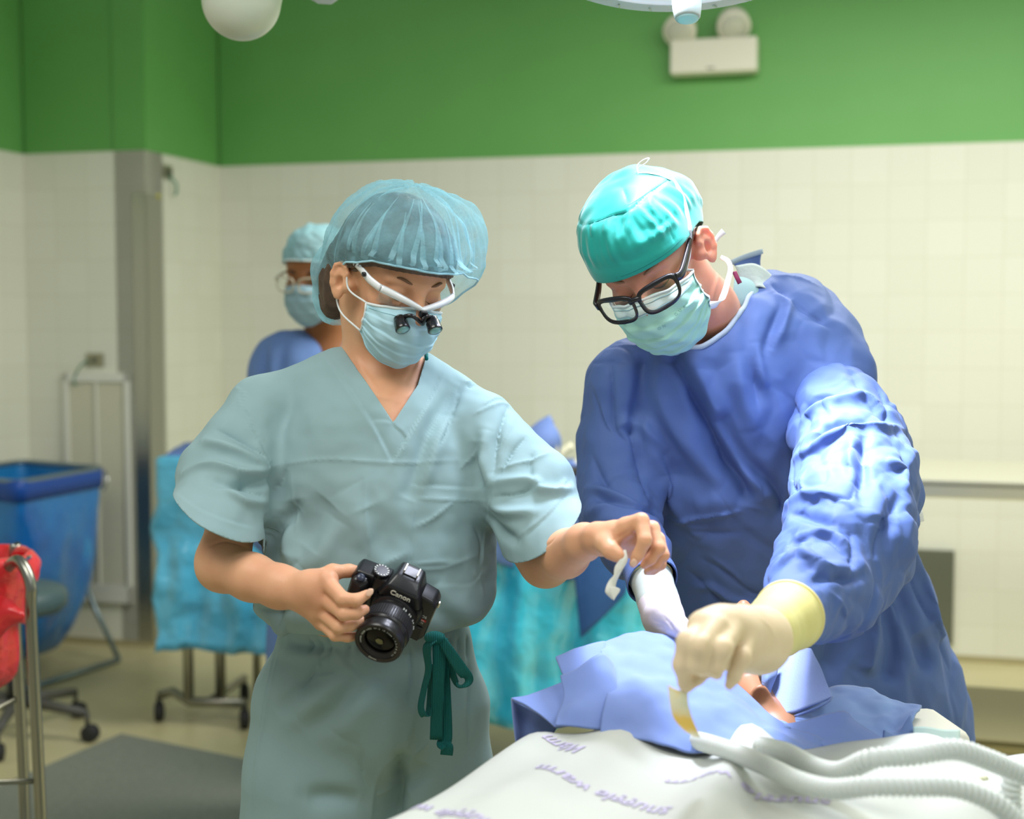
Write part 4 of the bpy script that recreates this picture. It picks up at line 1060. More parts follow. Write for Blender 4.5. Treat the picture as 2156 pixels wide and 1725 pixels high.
st = [('s', .9, 4, z1_((345, 270), (370, 400), (430, 520), (500, 650), (520, 730))), ('r', 7, 9, z1_((170, 560), (300, 600), (500, 690))), ('v', 4, 7, z1_((230, 500), (380, 570), (495, 640))),
      ('r', 7, 8, z1_((60, 730), (200, 690), (380, 725), (515, 720))), ('g', 6, 9, z1_((200, 760), (360, 790), (510, 760))), ('v', 4, 7, z1_((330, 700), (400, 800), (490, 850))), ('r', 4, 7, z1_((270, 780), (380, 870), (500, 880))),
      ('s', 1.2, 5, z1_((35, 835), (170, 925), (330, 985), (430, 1010))), ('g', 4, 12, z1_((512, 700), (540, 800), (530, 920))), ('v', 3, 8, z1_((590, 700), (555, 800), (530, 880))), ('g', 6, 10, z1_((640, 900), (560, 1000), (540, 1120))),
      ('k', 1.0, 3, z1_((520, 690), (800, 655), (1130, 672), (1480, 660))), ('k', .8, 3, z1_((1000, 745), (1010, 960), (1022, 1130), (980, 1200))), ('k', .8, 3, z1_((620, 740), (625, 960), (650, 1180))),
      ('g', 6, 13, z1_((1220, 870), (1270, 720), (1340, 520), (1480, 250))), ('r', 4, 13, z1_((1290, 800), (1350, 600), (1440, 420))), ('v', 2, 4, z1_((1380, 590), (1430, 480), (1500, 260))),
      ('g', 5, 25, z1_((700, 1120), (760, 980), (830, 880))), ('r', 7, 28, z1_((900, 800), (1000, 980), (1180, 1230))), ('g', 8, 22, z1_((1010, 900), (1080, 1060), (1140, 1180))), ('g', 4, 22, z1_((620, 860), (640, 1000), (600, 1150))),
      ('r', 5, 20, z1_((860, 960), (780, 1120), (700, 1240))), ('s', .9, 4, z1_((1272, 792), (1450, 802), (1648, 812))), ('k', .9, 2, z1_((1272, 858), (1450, 864), (1642, 872))),
      ('S', .8, 3, z1_((1274, 795), (1262, 900), (1228, 1190), (1290, 1300), (1420, 1302), (1545, 1302), (1600, 1240))), ('S', -.8, 3, z1_((1655, 830), (1625, 960), (1605, 1180))),
      ('k', 1.4, 4, z1_((1260, 1005), (1350, 960), (1460, 872))), ('k', 1.2, 4, z1_((1240, 1225), (1400, 1215), (1585, 1150))), ('k', 1.2, 4, z1_((1235, 1200), (1380, 1185), (1500, 1190))), ('v', 1.5, 4, z1_((1560, 990), (1600, 1090), (1590, 1200))),
      ('s', .9, 4, z1_((1790, 430), (1720, 560), (1665, 690), (1640, 830))), ('v', 5, 6, z1_((1660, 720), (1690, 520), (1740, 390))), ('v', 3, 5, z1_((1680, 760), (1760, 620), (1830, 540))), ('k', 2, 5, z1_((1690, 700), (1860, 660), (1960, 620))),
      ('r', 6, 8, z1_((1660, 770), (1860, 765), (1905, 812), (2010, 825), (2070, 800))), ('v', 4, 6, z1_((1675, 850), (1790, 830), (1890, 795))), ('r', 5, 8, z1_((1650, 890), (1740, 930), (1880, 925))), ('g', 7, 10, z1_((1630, 950), (1700, 1030), (1790, 1080))),
      ('v', 3, 5, z1_((1870, 620), (1850, 700), (1880, 790))), ('k', 2, 4, z1_((1990, 830), (2010, 790), (2040, 760))), ('s', 1.2, 5, z1_((2055, 810), (1960, 925), (1850, 1020), (1725, 1095))),
      ('k', 2, 5, z1_((1520, 265), (1570, 240), (1650, 255))), ('v', 2.5, 5, z1_((1530, 280), (1600, 270), (1670, 300))), ('k', 2, 4, z1_((1610, 375), (1680, 340), (1745, 350))), ('k', 2, 4, z1_((1570, 420), (1690, 370), (1760, 380))),
      ('k', 1.5, 4, z1_((1490, 710), (1540, 650), (1570, 600))), ('g', 5, 12, z1_((1580, 560), (1560, 680), (1600, 800))), ('r', 4, 10, z1_((1630, 500), (1600, 640), (1640, 780))),
      ('s', 1.4, 6, z1_((780, 100), (900, 270), (1030, 460), (1090, 570), (1140, 672))), ('t', 1.4, 6, z1_((1400, 205), (1350, 320), (1270, 460), (1210, 560), (1142, 670))), ('s', .8, 4, z1_((1030, 462), (1060, 455), (1120, 460), (1150, 480))), ('T', 1.0, 4, z1_((1152, 478), (1212, 552), (1145, 668))),
      ('g', 7, 14, z1_((500, 930), (510, 1080), (545, 1200))), ('r', 5, 14, z1_((560, 1000), (600, 1130), (640, 1200))), ('g', 6, 10, z1_((430, 1420), (520, 1440), (640, 1430))), ('v', 5, 8, z1_((540, 1430), (560, 1500), (550, 1570))), ('r', 7, 14, z1_((400, 1500), (540, 1520), (760, 1590))),
      ('g', 6, 20, z1_((1210, 1270), (1380, 1420), (1600, 1560))), ('r', 7, 20, z1_((1340, 1330), (1480, 1440), (1640, 1500))), ('k', 1, 4, z1_((1560, 1220), (1600, 1300), (1610, 1400))), ('r', 6, 14, z1_((1300, 1560), (1450, 1575), (1600, 1560)))]
for i in range(26):
    t_ = i / 25; x = 345 + 175 * t_ + 14 * math.sin(i); y = 290 + 440 * t_; st.append(('k', .8, 2, z1_((x - 16, y - 2), (x + 2, y + 3), (x + 22, y + 8))))
V = creases(V, F, st, N_, 2.3)
top_ = cloth('scrub_top', V, F, SCRUB, woman); lab(top_, 'short-sleeved pale green V-neck scrub top')
TEALD = fabric('dark_teal_ribbon', '0b6664', '0d7270', 1000, .2, (), .8, .1)
L_ = loops(V, F, 60)
# inner neck tape
tp = [P(894, 742, 2.21), P(902, 752, 2.2), P(905, 765, 2.195)]; MB().tube(spline([P(884, 728, 2.25), P(896, 742, 2.2), P(898, 756, 2.175)], 4), .003, 8).build('neck_tape', TEALD, woman, True)
# pants
s = SDF(.0034); sqp = ((0, 1, 0), .66); PY = 2.25
s.pchain([(790, 1390, PY, 212), (785, 1450, PY, 236)], .03, sqp)
sq2 = ((0, 1, 0), .85)
s.pchain([(668, 1500, PY, 140), (672, 1640, PY, 160), (668, 1760, PY, 162), (690, 2100, 2.3, 120), (705, 2440, 2.34, 98)], .03, sq2)
s.pchain([(898, 1500, PY, 140), (918, 1640, PY, 122), (920, 1760, PY, 118), (905, 2100, 2.3, 112), (900, 2440, 2.34, 95)], .03, sq2)
s.plane(P(780, 1341, 2.12), (0, -.25, 1), .012); s.plane((0, 0, .045), (0, 0, -1), .004)
V, F = s.mesh(2); N_ = normals(V, F); V = tidy(V, F, N_, .006, .16, 5, stretch=(1, 1, .5)); N_ = normals(V, F)
z7 = lambda *p: Zc(3.85, 500, 1320, *p)
st = [('k', 1.3, 2.4, z7((345, 140), (265, 500), (220, 720), (165, 1150), (140, 1560))), ('k', 1.3, 2.4, z7((312, 130), (235, 500), (195, 720), (145, 1150), (112, 1560))), ('g', 8, 22, z7((780, 190), (560, 430), (300, 720))), ('r', 7, 22, z7((960, 330), (760, 540), (480, 760))),
      ('g', 10, 20, z7((1010, 420), (800, 640), (500, 830))), ('r', 8, 22, z7((1190, 480), (1000, 640), (850, 900))), ('v', 3, 5, z7((620, 320), (550, 410), (480, 500))), ('v', 2.5, 4, z7((720, 210), (660, 270), (640, 340))), ('v', 4, 5, z7((310, 120), (280, 170), (245, 230))),
      ('v', 3, 4, z7((1400, 170), (1412, 260), (1410, 420), (1385, 600))), ('k', 1.2, 3, z7((1475, 200), (1460, 500), (1400, 800), (1350, 1000))), ('k', 1, 2, z7((1500, 200), (1480, 500), (1425, 800), (1375, 1000))), ('G', 16, 13, z7((1330, 1090), (1300, 1290), (1272, 1480), (1265, 1640))),
      ('v', 6, 10, z7((1330, 1130), (1300, 1290), (1275, 1540))), ('g', 6, 16, z7((560, 1390), (760, 1385), (1000, 1420))), ('v', 2, 5, z7((1010, 1000), (1005, 1200), (1060, 1400))), ('k', 2, 4, z7((1180, 1130), (1110, 1300), (1080, 1560))), ('k', 1.5, 4, z7((1220, 1110), (1290, 1070), (1340, 1040))), ('k', 1.5, 4, z7((1130, 1360), (1220, 1340), (1290, 1320))),
      ('v', 2, 5, z7((1870, 300), (1872, 700), (1865, 1100))), ('k', 1.5, 4, z7((1560, 930), (1480, 1000), (1400, 1100))), ('k', 1.3, 4, z7((1330, 1355), (1400, 1350), (1520, 1270))), ('g', 5, 16, z7((1500, 1100), (1440, 1240), (1340, 1330))), ('k', 1.2, 4, z7((350, 560), (430, 480), (500, 450))), ('k', 1.2, 4, z7((620, 410), (700, 400), (790, 380))), ('g', 9, 12, z7((380, 120), (600, 150), (860, 170)))]
for x in (1560, 1640, 1720, 1790, 1860, 1930, 1980, 560, 640, 720, 900, 980, 1060): st.append(('v', 3, 4, z7((x, 80), (x + 6, 140), (x + 2, 210 + (x % 7) * 12))))
V = creases(V, F, st, N_, 2.2)
pants = cloth('scrub_pants', V, F, SCRUB, woman, 0); lab(pants, 'pale green scrub trousers tied with a dark teal cord')
# shoes
for x in (705, 900):
    c_ = P(x, 2480, 2.34); c_[2] = .045; s = SDF(.005); s.ell(c_ + [0, -.05, 0], (.045, .12, .045)); s.cone(c_ + [0, .03, 0], c_ + [0, .03, .06], .042, .04, .02); s.plane((0, 0, .002), (0, 0, -1), .004)
    sdfobj('shoe', s, WHITEP, woman, 1)
# drawstring bow
def rib(name, pts, wd, wv=(1, 0, 0), th=.0016): return ribbon(name, [P(*p) for p in pts], wd, wv, RIBM, woman, th, 8, 7)
RIBM = M('ribbed_teal_cord', '0a6a66', .75, 0, [('n', 900, .2, .0005)]); nt = RIBM.node_tree
wvn = nt.nodes.new('ShaderNodeTexWave'); wvn.inputs['Scale'].default_value = 120; tcn = nt.nodes.new('ShaderNodeTexCoord'); bnn = nt.nodes.new('ShaderNodeBump'); bnn.inputs['Strength'].default_value = .9; bnn.inputs['Distance'].default_value = .0012
nt.links.new(tcn.outputs['Object'], wvn.inputs['Vector']); nt.links.new(wvn.outputs['Fac'], bnn.inputs['Height']); nt.links.new(bnn.outputs[0], nt.nodes['Principled BSDF'].inputs['Normal'])
yb = 2.065
lab(rib('drawstring', [(923, 1335, yb), (924, 1400, yb), (921, 1470, yb + .004), (918, 1558, yb + .008)], .0185), 'wide flat cord end hanging from the waist')
rib('drawstring', [(930, 1345, yb + .006), (934, 1420, yb + .012), (938, 1500, yb + .014), (939, 1555, yb + .012), (932, 1566, yb + .008), (941, 1574, yb + .004), (940, 1590, yb + .006)], .0185)
rib('drawstring_loop', [(916, 1345, yb - .004), (899, 1365, yb - .006), (902, 1410, yb + .001), (893, 1450, yb + .003), (886, 1490, yb), (894, 1508, yb - .004), (903, 1498, yb + .006), (906, 1450, yb + .012), (912, 1400, yb + .01)], [.016, .016, .012, .011, .012, .014, .012, .010, .010], (.75, -.65, .15))
rib('drawstring_loop', [(928, 1345, yb), (948, 1375, yb - .008), (970, 1408, yb - .01), (984, 1428, yb - .008), (975, 1442, yb), (962, 1440, yb + .008), (950, 1412, yb + .01), (941, 1385, yb + .008), (934, 1355, yb + .006)], [.014, .017, .019, .019, .017, .015, .014, .012, .012], [(.84, -.2, .54), (.84, -.2, .54), (.84, -.2, .54), (.7, -.5, .5), (.3, -.9, .3), (.5, -.8, .3), (.7, -.6, .3), (.8, -.5, .4), (.84, -.3, .5)])
s = SDF(.0025); s.ell(P(915, 1343, yb), (.016, .009, .010)); sdfobj('drawstring_knot', s, RIBM, woman, 1)
# tape strip in the pinch
TAPE = M('paper_tape', 'e6e4da', .7, sss=.1)
o = ribbon('adhesive_strip', [P(1316, 1158, 1.862), P(1314, 1178, 1.857), P(1303, 1196, 1.858), P(1298, 1212, 1.86), P(1289, 1228, 1.86), P(1285, 1246, 1.858), P(1291, 1262, 1.86)], [.003, .010, .011, .009, .011, .014, .004], [(1, 0, .35), (1, .1, .3), (1, -.3, .4), (1, .4, .4), (1, .2, .2), (1, -.1, -.3), (1, -.2, -.5)], TAPE, None, .0005, 6)
tag(o, 'narrow white adhesive strip pinched in the woman\'s bare fingers', 'adhesive strip')
o2 = gridmesh('folded_tail', patch([[P(1284, 1236, 1.857), P(1296, 1236, 1.856)], [P(1284, 1250, 1.857), P(1306, 1242, 1.856)], [P(1292, 1265, 1.858), P(1297, 1257, 1.857)]], 4, 4), TAPE, o, .0005)
# camera
cn = nrm([-.25, -.85, -.46]); cx_ = nrm(np.array([.913, -.049, -.406]) - cn * (np.array([.913, -.049, -.406]) @ cn)); cu = np.cross(cn, cx_); cu = cu if cu[2] > 0 else -cu
CA = [cx_, cu, cn]; cm = P(829, 1291, 2.0)          # lens mount centre
def cw(x, y, z): return cm + cx_ * x + cu * y + cn * z
t = thing('digital_camera', 'black digital SLR camera held low in the woman\'s right hand', 'camera', cm)
BODYM = M('camera_body_black', '17181c', .36, 0, [('n', 1400, .2, .0003)], coat=.15)
s = SDF(.0018)
OX = -.012
def hull(m, pts, bev):
    t_ = bmesh.new()
    for p in pts: t_.verts.new(p)
    r_ = bmesh.ops.convex_hull(t_, input=t_.verts[:]); bmesh.ops.delete(t_, geom=[g_ for g_ in r_['geom_interior'] if isinstance(g_, bmesh.types.BMVert)], context='VERTS')
    bmesh.ops.dissolve_limit(t_, angle_limit=.02, verts=t_.verts[:], edges=t_.edges[:])
    bmesh.ops.bevel(t_, geom=t_.edges[:], offset=bev, segments=3, affect='EDGES', profile=.5)
    for v in t_.verts: v.co = Vector(tuple(cw(v.co.x, v.co.y, v.co.z)))
    m._add(t_)
m = MB()
ol = [(-.062, -.044), (.058, -.046), (.0645, -.036), (.0645, .026), (.058, .036), (.03, .040), (-.03, .034), (-.060, .032), (-.0645, .02)]
hull(m, [(x + OX, y, z) for x, y in ol for z in (-.046, -.014)], .004)
hull(m, [(-.034, .018, -.006), (.034, .018, -.006), (.034, .018, -.045), (-.034, .018, -.045), (-.019, .058, -.014), (.019, .058, -.014), (.017, .059, -.045), (-.017, .059, -.045), (-.024, .047, .0035), (.024, .047, .0035), (-.033, .024, .003), (.033, .024, .003)], .004)
hull(m, [(-.060 + OX, -.042, -.02), (-.034 + OX, -.042, -.02), (-.060 + OX, -.040, .004), (-.042 + OX, -.042, .006), (-.061 + OX, .026, .004), (-.041 + OX, .026, .006), (-.060 + OX, .034, -.01), (-.036 + OX, .034, -.01), (-.032 + OX, .0, -.012)], .005)
m.lathe(cw(0, 0, -.016), cn, [(.040, 0), (.038, .010), (.0345, .014)], 48)
bd = m.build('camera_body', BODYM, t, 'auto')
V = np.array([tuple(v.co) for v in bd.data.vertices]); bd.data.calc_loop_triangles()
F = np.array([tuple(q_.vertices) for q_ in bd.data.loop_triangles])
LB = M('lens_barrel_black', '1d1d1f', .33, 0, coat=.1); RIBB = M('lens_grip_rubber', '171719', .6, 0, [('n', 500, .3, .0006)])
ln = MB().lathe(cm, cn, [(.033, -.006), (.0335, .0), (.0335, .006), (.030, .008), (.0305, .014), (.0345, .018), (.0355, .022), (.0355, .044), (.0345, .047), (.0325, .049), (.0325, .054), (.0345, .056), (.035, .062), (.0345, .0665), (.0335, .068)], 64, cap=False).build('lens_barrel', LB, t, 'auto')
m = MB()
for k_ in range(60):
    a = 2 * math.pi * k_ / 60; rd = cx_ * math.cos(a) + cu * math.sin(a); m.box(cm + rd * .0357 + cn * .033, (.0012, .0022, .019), [rd, np.cross(cn, rd), cn])
lab(m.build('zoom_ring_ribs', RIBB, t), 'ribbed zoom ring of the lens')
MB().lathe(cm, cn, [(.0335, .068), (.0325, .0668), (.029, .0665), (.0285, .064), (.022, .060)], 64, cap=False).build('front_ring', M('front_ring', '26211f', .4), t, 'auto')
GL = M('front_glass', '030305', .08, 0, spec=.25)
MB().lathe(cm, cn, [(.0225, .059), (.018, .0615), (.010, .0632), (.0001, .0637)], 48, cap=False).build('front_element', GL, t, True)
MB().lathe(cm, cn, [(.0225, .0592), (.0235, .0606), (.022, .0612)], 48, cap=False).build('inner_ring', M('inner_ring', '101012', .3), t, True)
s_ = SDF(.0006); s_.ell(cw(.000, .0035, .0640), (.0022, .0012, .0007), CA); s_.ell(cw(.0004, -.0012, .0638), (.0026, .0026, .0006), CA); sdfobj('lens_coating_glint', s_, M('coating_glint', '55531a', .15, coat=1), t, 0)  # painted glint: small coloured blobs on the glass imitate a reflection
# dial, shoe, strap lug, buttons
dm = MB().lathe(cw(-.040, .034, -.026), cu, [(.012, 0), (.0125, .002), (.0125, .0065), (.0115, .0075), (.008, .0078)], 40).build('mode_dial', BLACK, t, 'auto')
WHT = M('white_print', 'd6dad2', .5); 
for k_ in range(14):
    a = 2 * math.pi * k_ / 14; rd = cx_ * math.cos(a) + cn * math.sin(a); MB().box(cw(-.040, .034, -.026) + rd * .0098 + cu * .0079, (.0026, .0014, .0004), [rd, np.cross(cu, rd), cu]).build('dial_mark', WHT, dm)
sh = cw(.0, .0595, -.028)
m = MB(); m.box(sh, (.019, .0015, .018), CA, .0004); hs = m.build('hot_shoe', BODYM, t)
for q in (-1, 1): MB().box(sh + cx_ * q * .0098 + cu * .0028, (.0022, .0052, .016), CA, .0006).build('shoe_rail', M('shoe_steel', 'd8d2c4', .3, .7), hs)
MB().lathe(cw(-.062, .0325, -.003), nrm(cu + cn * .5), [(.006, 0), (.0062, .003), (.004, .0045)], 24).build('shutter_button', M('button_bluegrey', '2f3547', .25), t, True)
MB().box(cw(.0535, .024, -.028), (.003, .010, .005), CA, .001).build('strap_lug', M('lug', 'c9c4b6', .3, .8), t)
MB().box(cw(.038, -.03, -.0125), (.016, .026, .004), CA, .0015).build('grip_patch', RUBBER, t)
def text(body, c, ux, uy, size, mat, parent, name, font=None, ext=.0003, bold=0, space=1):
    cu_ = bpy.data.curves.new(name, 'FONT'); cu_.body = body; cu_.size = size; cu_.extrude = ext; cu_.align_x = 'CENTER'; cu_.align_y = 'CENTER'; cu_.offset = bold; cu_.space_character = space
    tmp = bpy.data.objects.new('tmp', cu_); COL.objects.link(tmp); dg = bpy.context.evaluated_depsgraph_get(); me = bpy.data.meshes.new_from_object(tmp.evaluated_get(dg)); bpy.data.objects.remove(tmp)
    ux = nrm(ux); uz = nrm(np.cross(ux, uy)); uy = np.cross(uz, ux)
    for v in me.vertices: v.co = Vector(tuple(np.asarray(c) + ux * v.co.x + uy * v.co.y + uz * v.co.z))
    me.materials.clear(); o = link(name, me, mat, parent, False); return local(o)
tb_ = bvh(V, F)
def on_body(x, y): 
    r = tb_.ray_cast(Vector(cw(x, y, .06)), Vector(-cn)); return np.array(r[0]) if r[0] is not None else cw(x, y, 0)
pc = on_body(0, .0385)
text('Canon', pc + cn * .0006, cx_, nrm(cu), .0115, M('logo_white', 'ece8d8', .4), t, 'maker_logo', bold=.0003)
pe = on_body(.040, .004); text('EOS', pe + cn * .0008, cx_, cu, .0062, WHT, t, 'model_badge'); 
rb_ = MB().box(on_body(.040, -.003) + cn * .0005, (.0135, .0038, .0006), CA).build('red_badge', M('badge_red', 'b3201f', .4), t)
text('REBEL', on_body(.040, -.003) + cn * .0012, cx_, cu, .0036, M('badge_letter', 'e8c8c0', .5), t, 'model_badge'); text('T3', on_body(.042, -.0085) + cn * .0008, cx_, cu, .0036, WHT, t, 'model_badge')
def ringtext(body, r, z, size, a0, a1, tilt_out=False):
    n = len(body); 
    for i, ch in enumerate(body):
        if ch == ' ': continue
        a = a0 + (a1 - a0) * i / (n - 1); rd = cx_ * math.cos(a) + cu * math.sin(a); tg = cx_ * math.sin(a) - cu * math.cos(a)
        if tilt_out: text(ch, cm + rd * (r + .0003) + cn * z, tg, -cn * 0 + (-cn), size, WHT, ln, 'lens_lettering')
        else: text(ch, cm + rd * r + cn * z, tg, rd, size, WHT, ln, 'lens_lettering', ext=.0001)
ringtext('CANON ZOOM LENS EF-S 18-55mm 1:3.5-5.6 IS II', .0262, .0664, .0034, math.radians(205), math.radians(-25))
ringtext('55 35 24 18', .0356, .0195, .0052, math.radians(70), math.radians(10), True)
text('Canon', cw(0, -.0305, .0672), cx_, cu, .0045, WHT, ln, 'lens_lettering', ext=.0001)
# ================================================================ SURGEON
GOWN = fabric('gown_blue_nonwoven', '5871ac', '526aa4', 1700, .25, ((30, .3, .004), (9, .4, .01)), .62, .05, 4)
GOWN2 = fabric('sleeve_blue_nonwoven', '5871ac', '526aa4', 1700, .25, ((30, .3, .004), (9, .4, .01)), .62, .05, 4)
Hs = Head(P(1385, 566, 2.30), (-15, 36, -23), 1.03)
s = SDF(.0026); Hs.build(s, 1.15)
nb = Hs.w((0, -.04, -.03)); s.chain([(nb, .056), (P(1484, 648, 2.39), .049), (P(1545, 725, 2.47), .052)], .025)
s.chain([(Hs.w((.02, -.03, -.03)), .035), (P(1490, 690, 2.41), .03)], .02)
s.pchain([(1400, 830, 2.45, 45), (1540, 800, 2.49, 60), (1690, 780, 2.48, 50)], .03); s.pchain([(1560, 860, 2.5, 110), (1590, 1000, 2.52, 120)], .03, ((0, 1, 0), .6))
V, F = s.mesh(1); N_ = normals(V, F)
V = creases(V, F, [('r', 2, 5, [(1520, 560), (1500, 620), (1480, 690)]), ('v', 1, 3, [(1530, 580), (1515, 640), (1500, 690)]), ('v', 1, 2.5, [(1275, 560), (1300, 552), (1330, 545)])], N_)
surg = local(npmesh('person', V, F, SKINP)); tag(surg, 'surgeon in blue gown, teal cap and black glasses bending over the table', 'person')
for q in (-1, 1):
    Hs.line([(q * .0165, .0905, .0235), (q * .024, .0928, .020), (q * .033, .0922, .0195), (q * .042, .087, .022), (q * .046, .0825, .0245)], .0015, 'eyelashes', LASH, surg)
    Hs.line([(q * .012, .0915, .047), (q * .024, .0915, .051), (q * .036, .085, .0535), (q * .049, .0725, .050)], .003, 'eyebrow', M('fair_eyebrow', 'a87f66', .8) if q < 0 else bpy.data.materials['fair_eyebrow'], surg)
HAIRS = M('short_fair_hair', '9a7f6a', .7, 0, [('n', 700, .6, .002)])
s = SDF(.004); Hs.e(s, (0, -.014, .052), (.0785, .1, .089)); V, F = s.mesh(1); l = Hs.l(V); V, F = clip(V, F, np.minimum(l[:, 2] - np.interp(l[:, 1], [-.1, -.03, 0, .03], [-.03, .0, .035, .03]), .02 - l[:, 1])); cloth('hair', V, F, HAIRS, surg, 0)
# mask
MASKS = fabric('mask_mint', 'a9dccf', 'a4d6cf', 900, .2, ((60, .1, .002),), .8, 0)
ms = mask_surf([(.30, 0, .02, .0030), (.50, 0, -.03, .0032), (.66, 0, .03, .0030), (.82, 0, -.02, .0024)], 8, wid=.071, bulge=.004, bot=-.108, top=.021, amp=.0022, side_top=.004, side_bot=-.066, cheek=.024)
mk = gridmesh('face_mask', gsurf(Hs, ms, 71, 71), MASKS, surg, .001, 0); lab(mk, 'mint green tie-on surgical mask')
Hs.line(mcurve(ms, [(u, .012) for u in np.linspace(-1, 1, 15)]), .0022, 'mask_binding', MASKE, mk, 3, 8, False)
STRIP = M('mask_nose_strip', 'd5e6e2', .8)
gridmesh('top_band', np.array([[Hs.w(ms(u, v) + np.array([0, .0012, 0])) for v in np.linspace(.005, .15, 6)] for u in np.linspace(-.96, .96, 41)]), STRIP, mk, .0004, 0)
for vv in (.05, .135):
    for i in range(34):
        u = -.93 + 1.86 * i / 33
        if i % 1 == 0 and vv: pass
    Hs.line(mcurve(ms, [(u, vv) for u in np.linspace(-.94, .94, 15)], .0024), .0005, 'stitch_line', bpy.data.materials['mask_stitch'], mk, 3, 6, False)
TIE = M('white_mask_tie', 'e9ecf2', .8, 0, [('n', 900, .3, .0005)])
sv = [ms(q, v) for q in (.99,) for v in np.linspace(0, 1, 8)]
ribbon('side_binding', [Hs.w(p + np.array([.001, .001, 0])) for p in sv], .010, nrm(np.array([.3, 1, .2]) @ Hs.A), TIE, mk, .0008, 4)
ribbon('side_binding', [Hs.w(ms(-.99, v) + np.array([-.001, .001, 0])) for v in np.linspace(0, 1, 8)], .010, nrm(np.array([-.3, 1, .2]) @ Hs.A), TIE, mk, .0008, 4)
# text print on the mask (two faint words)
PRN = M('mask_print', '7fb0b0', .8)
def masktext(body, u, v, size):
    for i, ch in enumerate(body):
        if ch == ' ': continue
        uu = u + i * size * 11.5; c = Hs.w(ms(uu, v) + np.array([0, .0014, 0])); d = nrm(Hs.w(ms(uu + .02, v)) - Hs.w(ms(uu - .02, v))); e = nrm(Hs.w(ms(uu, v - .02)) - Hs.w(ms(uu, v + .02)))
        text(ch, c, d, e, size, PRN, mk, 'mask_print', ext=.0001)
masktext('ON', .10, .35, .007); masktext('GUARD', .42, .31, .007)
# skull cap: band and gathered crown
CAPT = M('teal_cap_cotton', '13a499', .6, 0, [('n', 1200, .25, .0006), ('r', 22, .45, .004)], var=(8, '109b90', 3), sheen=.4)
s = SDF(.0032); Hs.e(s, (0, -.012, .058), (.0865, .110, .098)); Hs.e(s, (0, .03, .062), (.076, .068, .076), .02); Hs.e(s, (.0, -.055, .062), (.088, .07, .078), .03)
V, F = s.mesh(2); l = Hs.l(V)
V, F = clip(V, F, l[:, 2] - np.interp(l[:, 1], [-.15, -.10, -.05, -.02, .0, .04, .09, .12], [-.035, -.02, .022, .040, .044, .050, .058, .062])); N_ = normals(V, F); l = Hs.l(V)
g_ = l[:, 2] - np.interp(l[:, 1], [-.15, -.10, -.05, -.02, .0, .04, .09, .12], [-.035, -.02, .022, .040, .044, .050, .058, .062])
th = np.arctan2(l[:, 0], l[:, 1]); puff = ss(g_, .022, .05) * .006 * (1 - ss(g_, .075, .12))
gath = np.array([noise.noise(Vector((math.sin(a) * 8, math.cos(a) * 8, b * 4))) for a, b in zip(th.tolist(), g_.tolist())])
V = V + N_ * (puff + .004 * gath * ss(g_, .02, .04) * (1 - ss(g_, .055, .085)) + fbm(V, .05, .0045, 2, seed=4) * ss(g_, .02, .04))[:, None]; N_ = normals(V, F)
zc5 = lambda *p: Zc(3.75, 1160, 300, *p)
V = creases(V, F, [('v', 4, 2.5, zc5((265, 655), (350, 630), (480, 580), (610, 545), (720, 450), (840, 360), (940, 285))), ('r', 4, 5, zc5((620, 500), (610, 650), (570, 790))), ('g', 3, 6, zc5((560, 560), (540, 680), (500, 760))), ('v', 2.5, 3, zc5((610, 490), (590, 420), (565, 350))),
    ('r', 3, 5, zc5((960, 620), (820, 740), (660, 820))), ('g', 3, 7, zc5((1000, 560), (850, 660), (700, 700))), ('v', 2.5, 3, zc5((280, 480), (240, 560), (225, 620), (260, 660))), ('r', 3, 5, zc5((450, 600), (440, 680), (420, 730))), ('r', 3, 4, zc5((340, 640), (335, 700), (320, 750))), ('v', 2.5, 3, zc5((300, 640), (310, 720), (330, 760))),
    ('v', 2, 3, zc5((930, 680), (955, 740), (975, 785))), ('r', 3, 4, zc5((800, 400), (780, 480), (820, 560))), ('s', 1.2, 3, zc5((330, 900), (480, 950), (700, 930), (900, 830), (1060, 700))), ('v', 2, 3, zc5((540, 560), (500, 640), (490, 720)))], N_)
cp = cloth('surgical_cap', V, F, CAPT, surg, .0012, 1); lab(cp, 'teal cotton surgical cap with gathered crown')
ST = M('cap_stitch', '0b6f70', .8)
def onhead(pts, off=.001):
    out = []
    tr = bvh(V, F)
    for x, y in pts:
        h = hit(tr, x, y)
        if h is not None: out.append(h - FW * off)
    return out
for i, seg in enumerate([zc5((265, 655), (350, 630), (480, 580), (610, 545)), zc5((610, 500), (720, 430), (840, 350), (940, 285)), zc5((345, 1010), (480, 1075), (700, 1000), (900, 880), (1060, 740))]):
    q_ = onhead(spline([(a, b, 0) for a, b in seg], 5)[:, :2].tolist(), .0012)
    if len(q_) > 3: MB().tube(q_, .0006, 6).build('stitching', ST, cp, True)
# mask ties over the cap and round the neck
capb = bvh(V, F)
def overcap(pts, off=.0025):
    out = []
    for x, y, yd in pts:
        h = hit(capb, x, y); p = P(x, y, yd)
        out.append(h - FW * off if h is not None else p)
    return out
zt_ = lambda x, y: (1160 + x / 3.75, 300 + y / 3.75)
yd = Hs.w((.07, 0, .03))[1]
tie = [(*zt_(945, 285), 2.3), (*zt_(1010, 380), 2.3), (*zt_(1055, 500), 2.3), (*zt_(1078, 620), 2.3), (*zt_(1088, 700), yd - .012)]
tp = overcap(tie); mc = Hs.w(ms(.99, .0))
tp += [P(*zt_(1088, 800), yd - .02), P(*zt_(1080, 900), (yd + mc[1]) / 2 - .012), P(*zt_(1062, 1000), mc[1] - .006), mc]
ribbon('upper_tie', tp, [.008, .008, .008, .009, .0095, .0095, .009, .0075, .007], (1, -.1, .35), TIE, mk, .0008, 6)
apex = hit(capb, 1346, 366); apex = apex if apex is not None else P(1346, 366, 2.3)
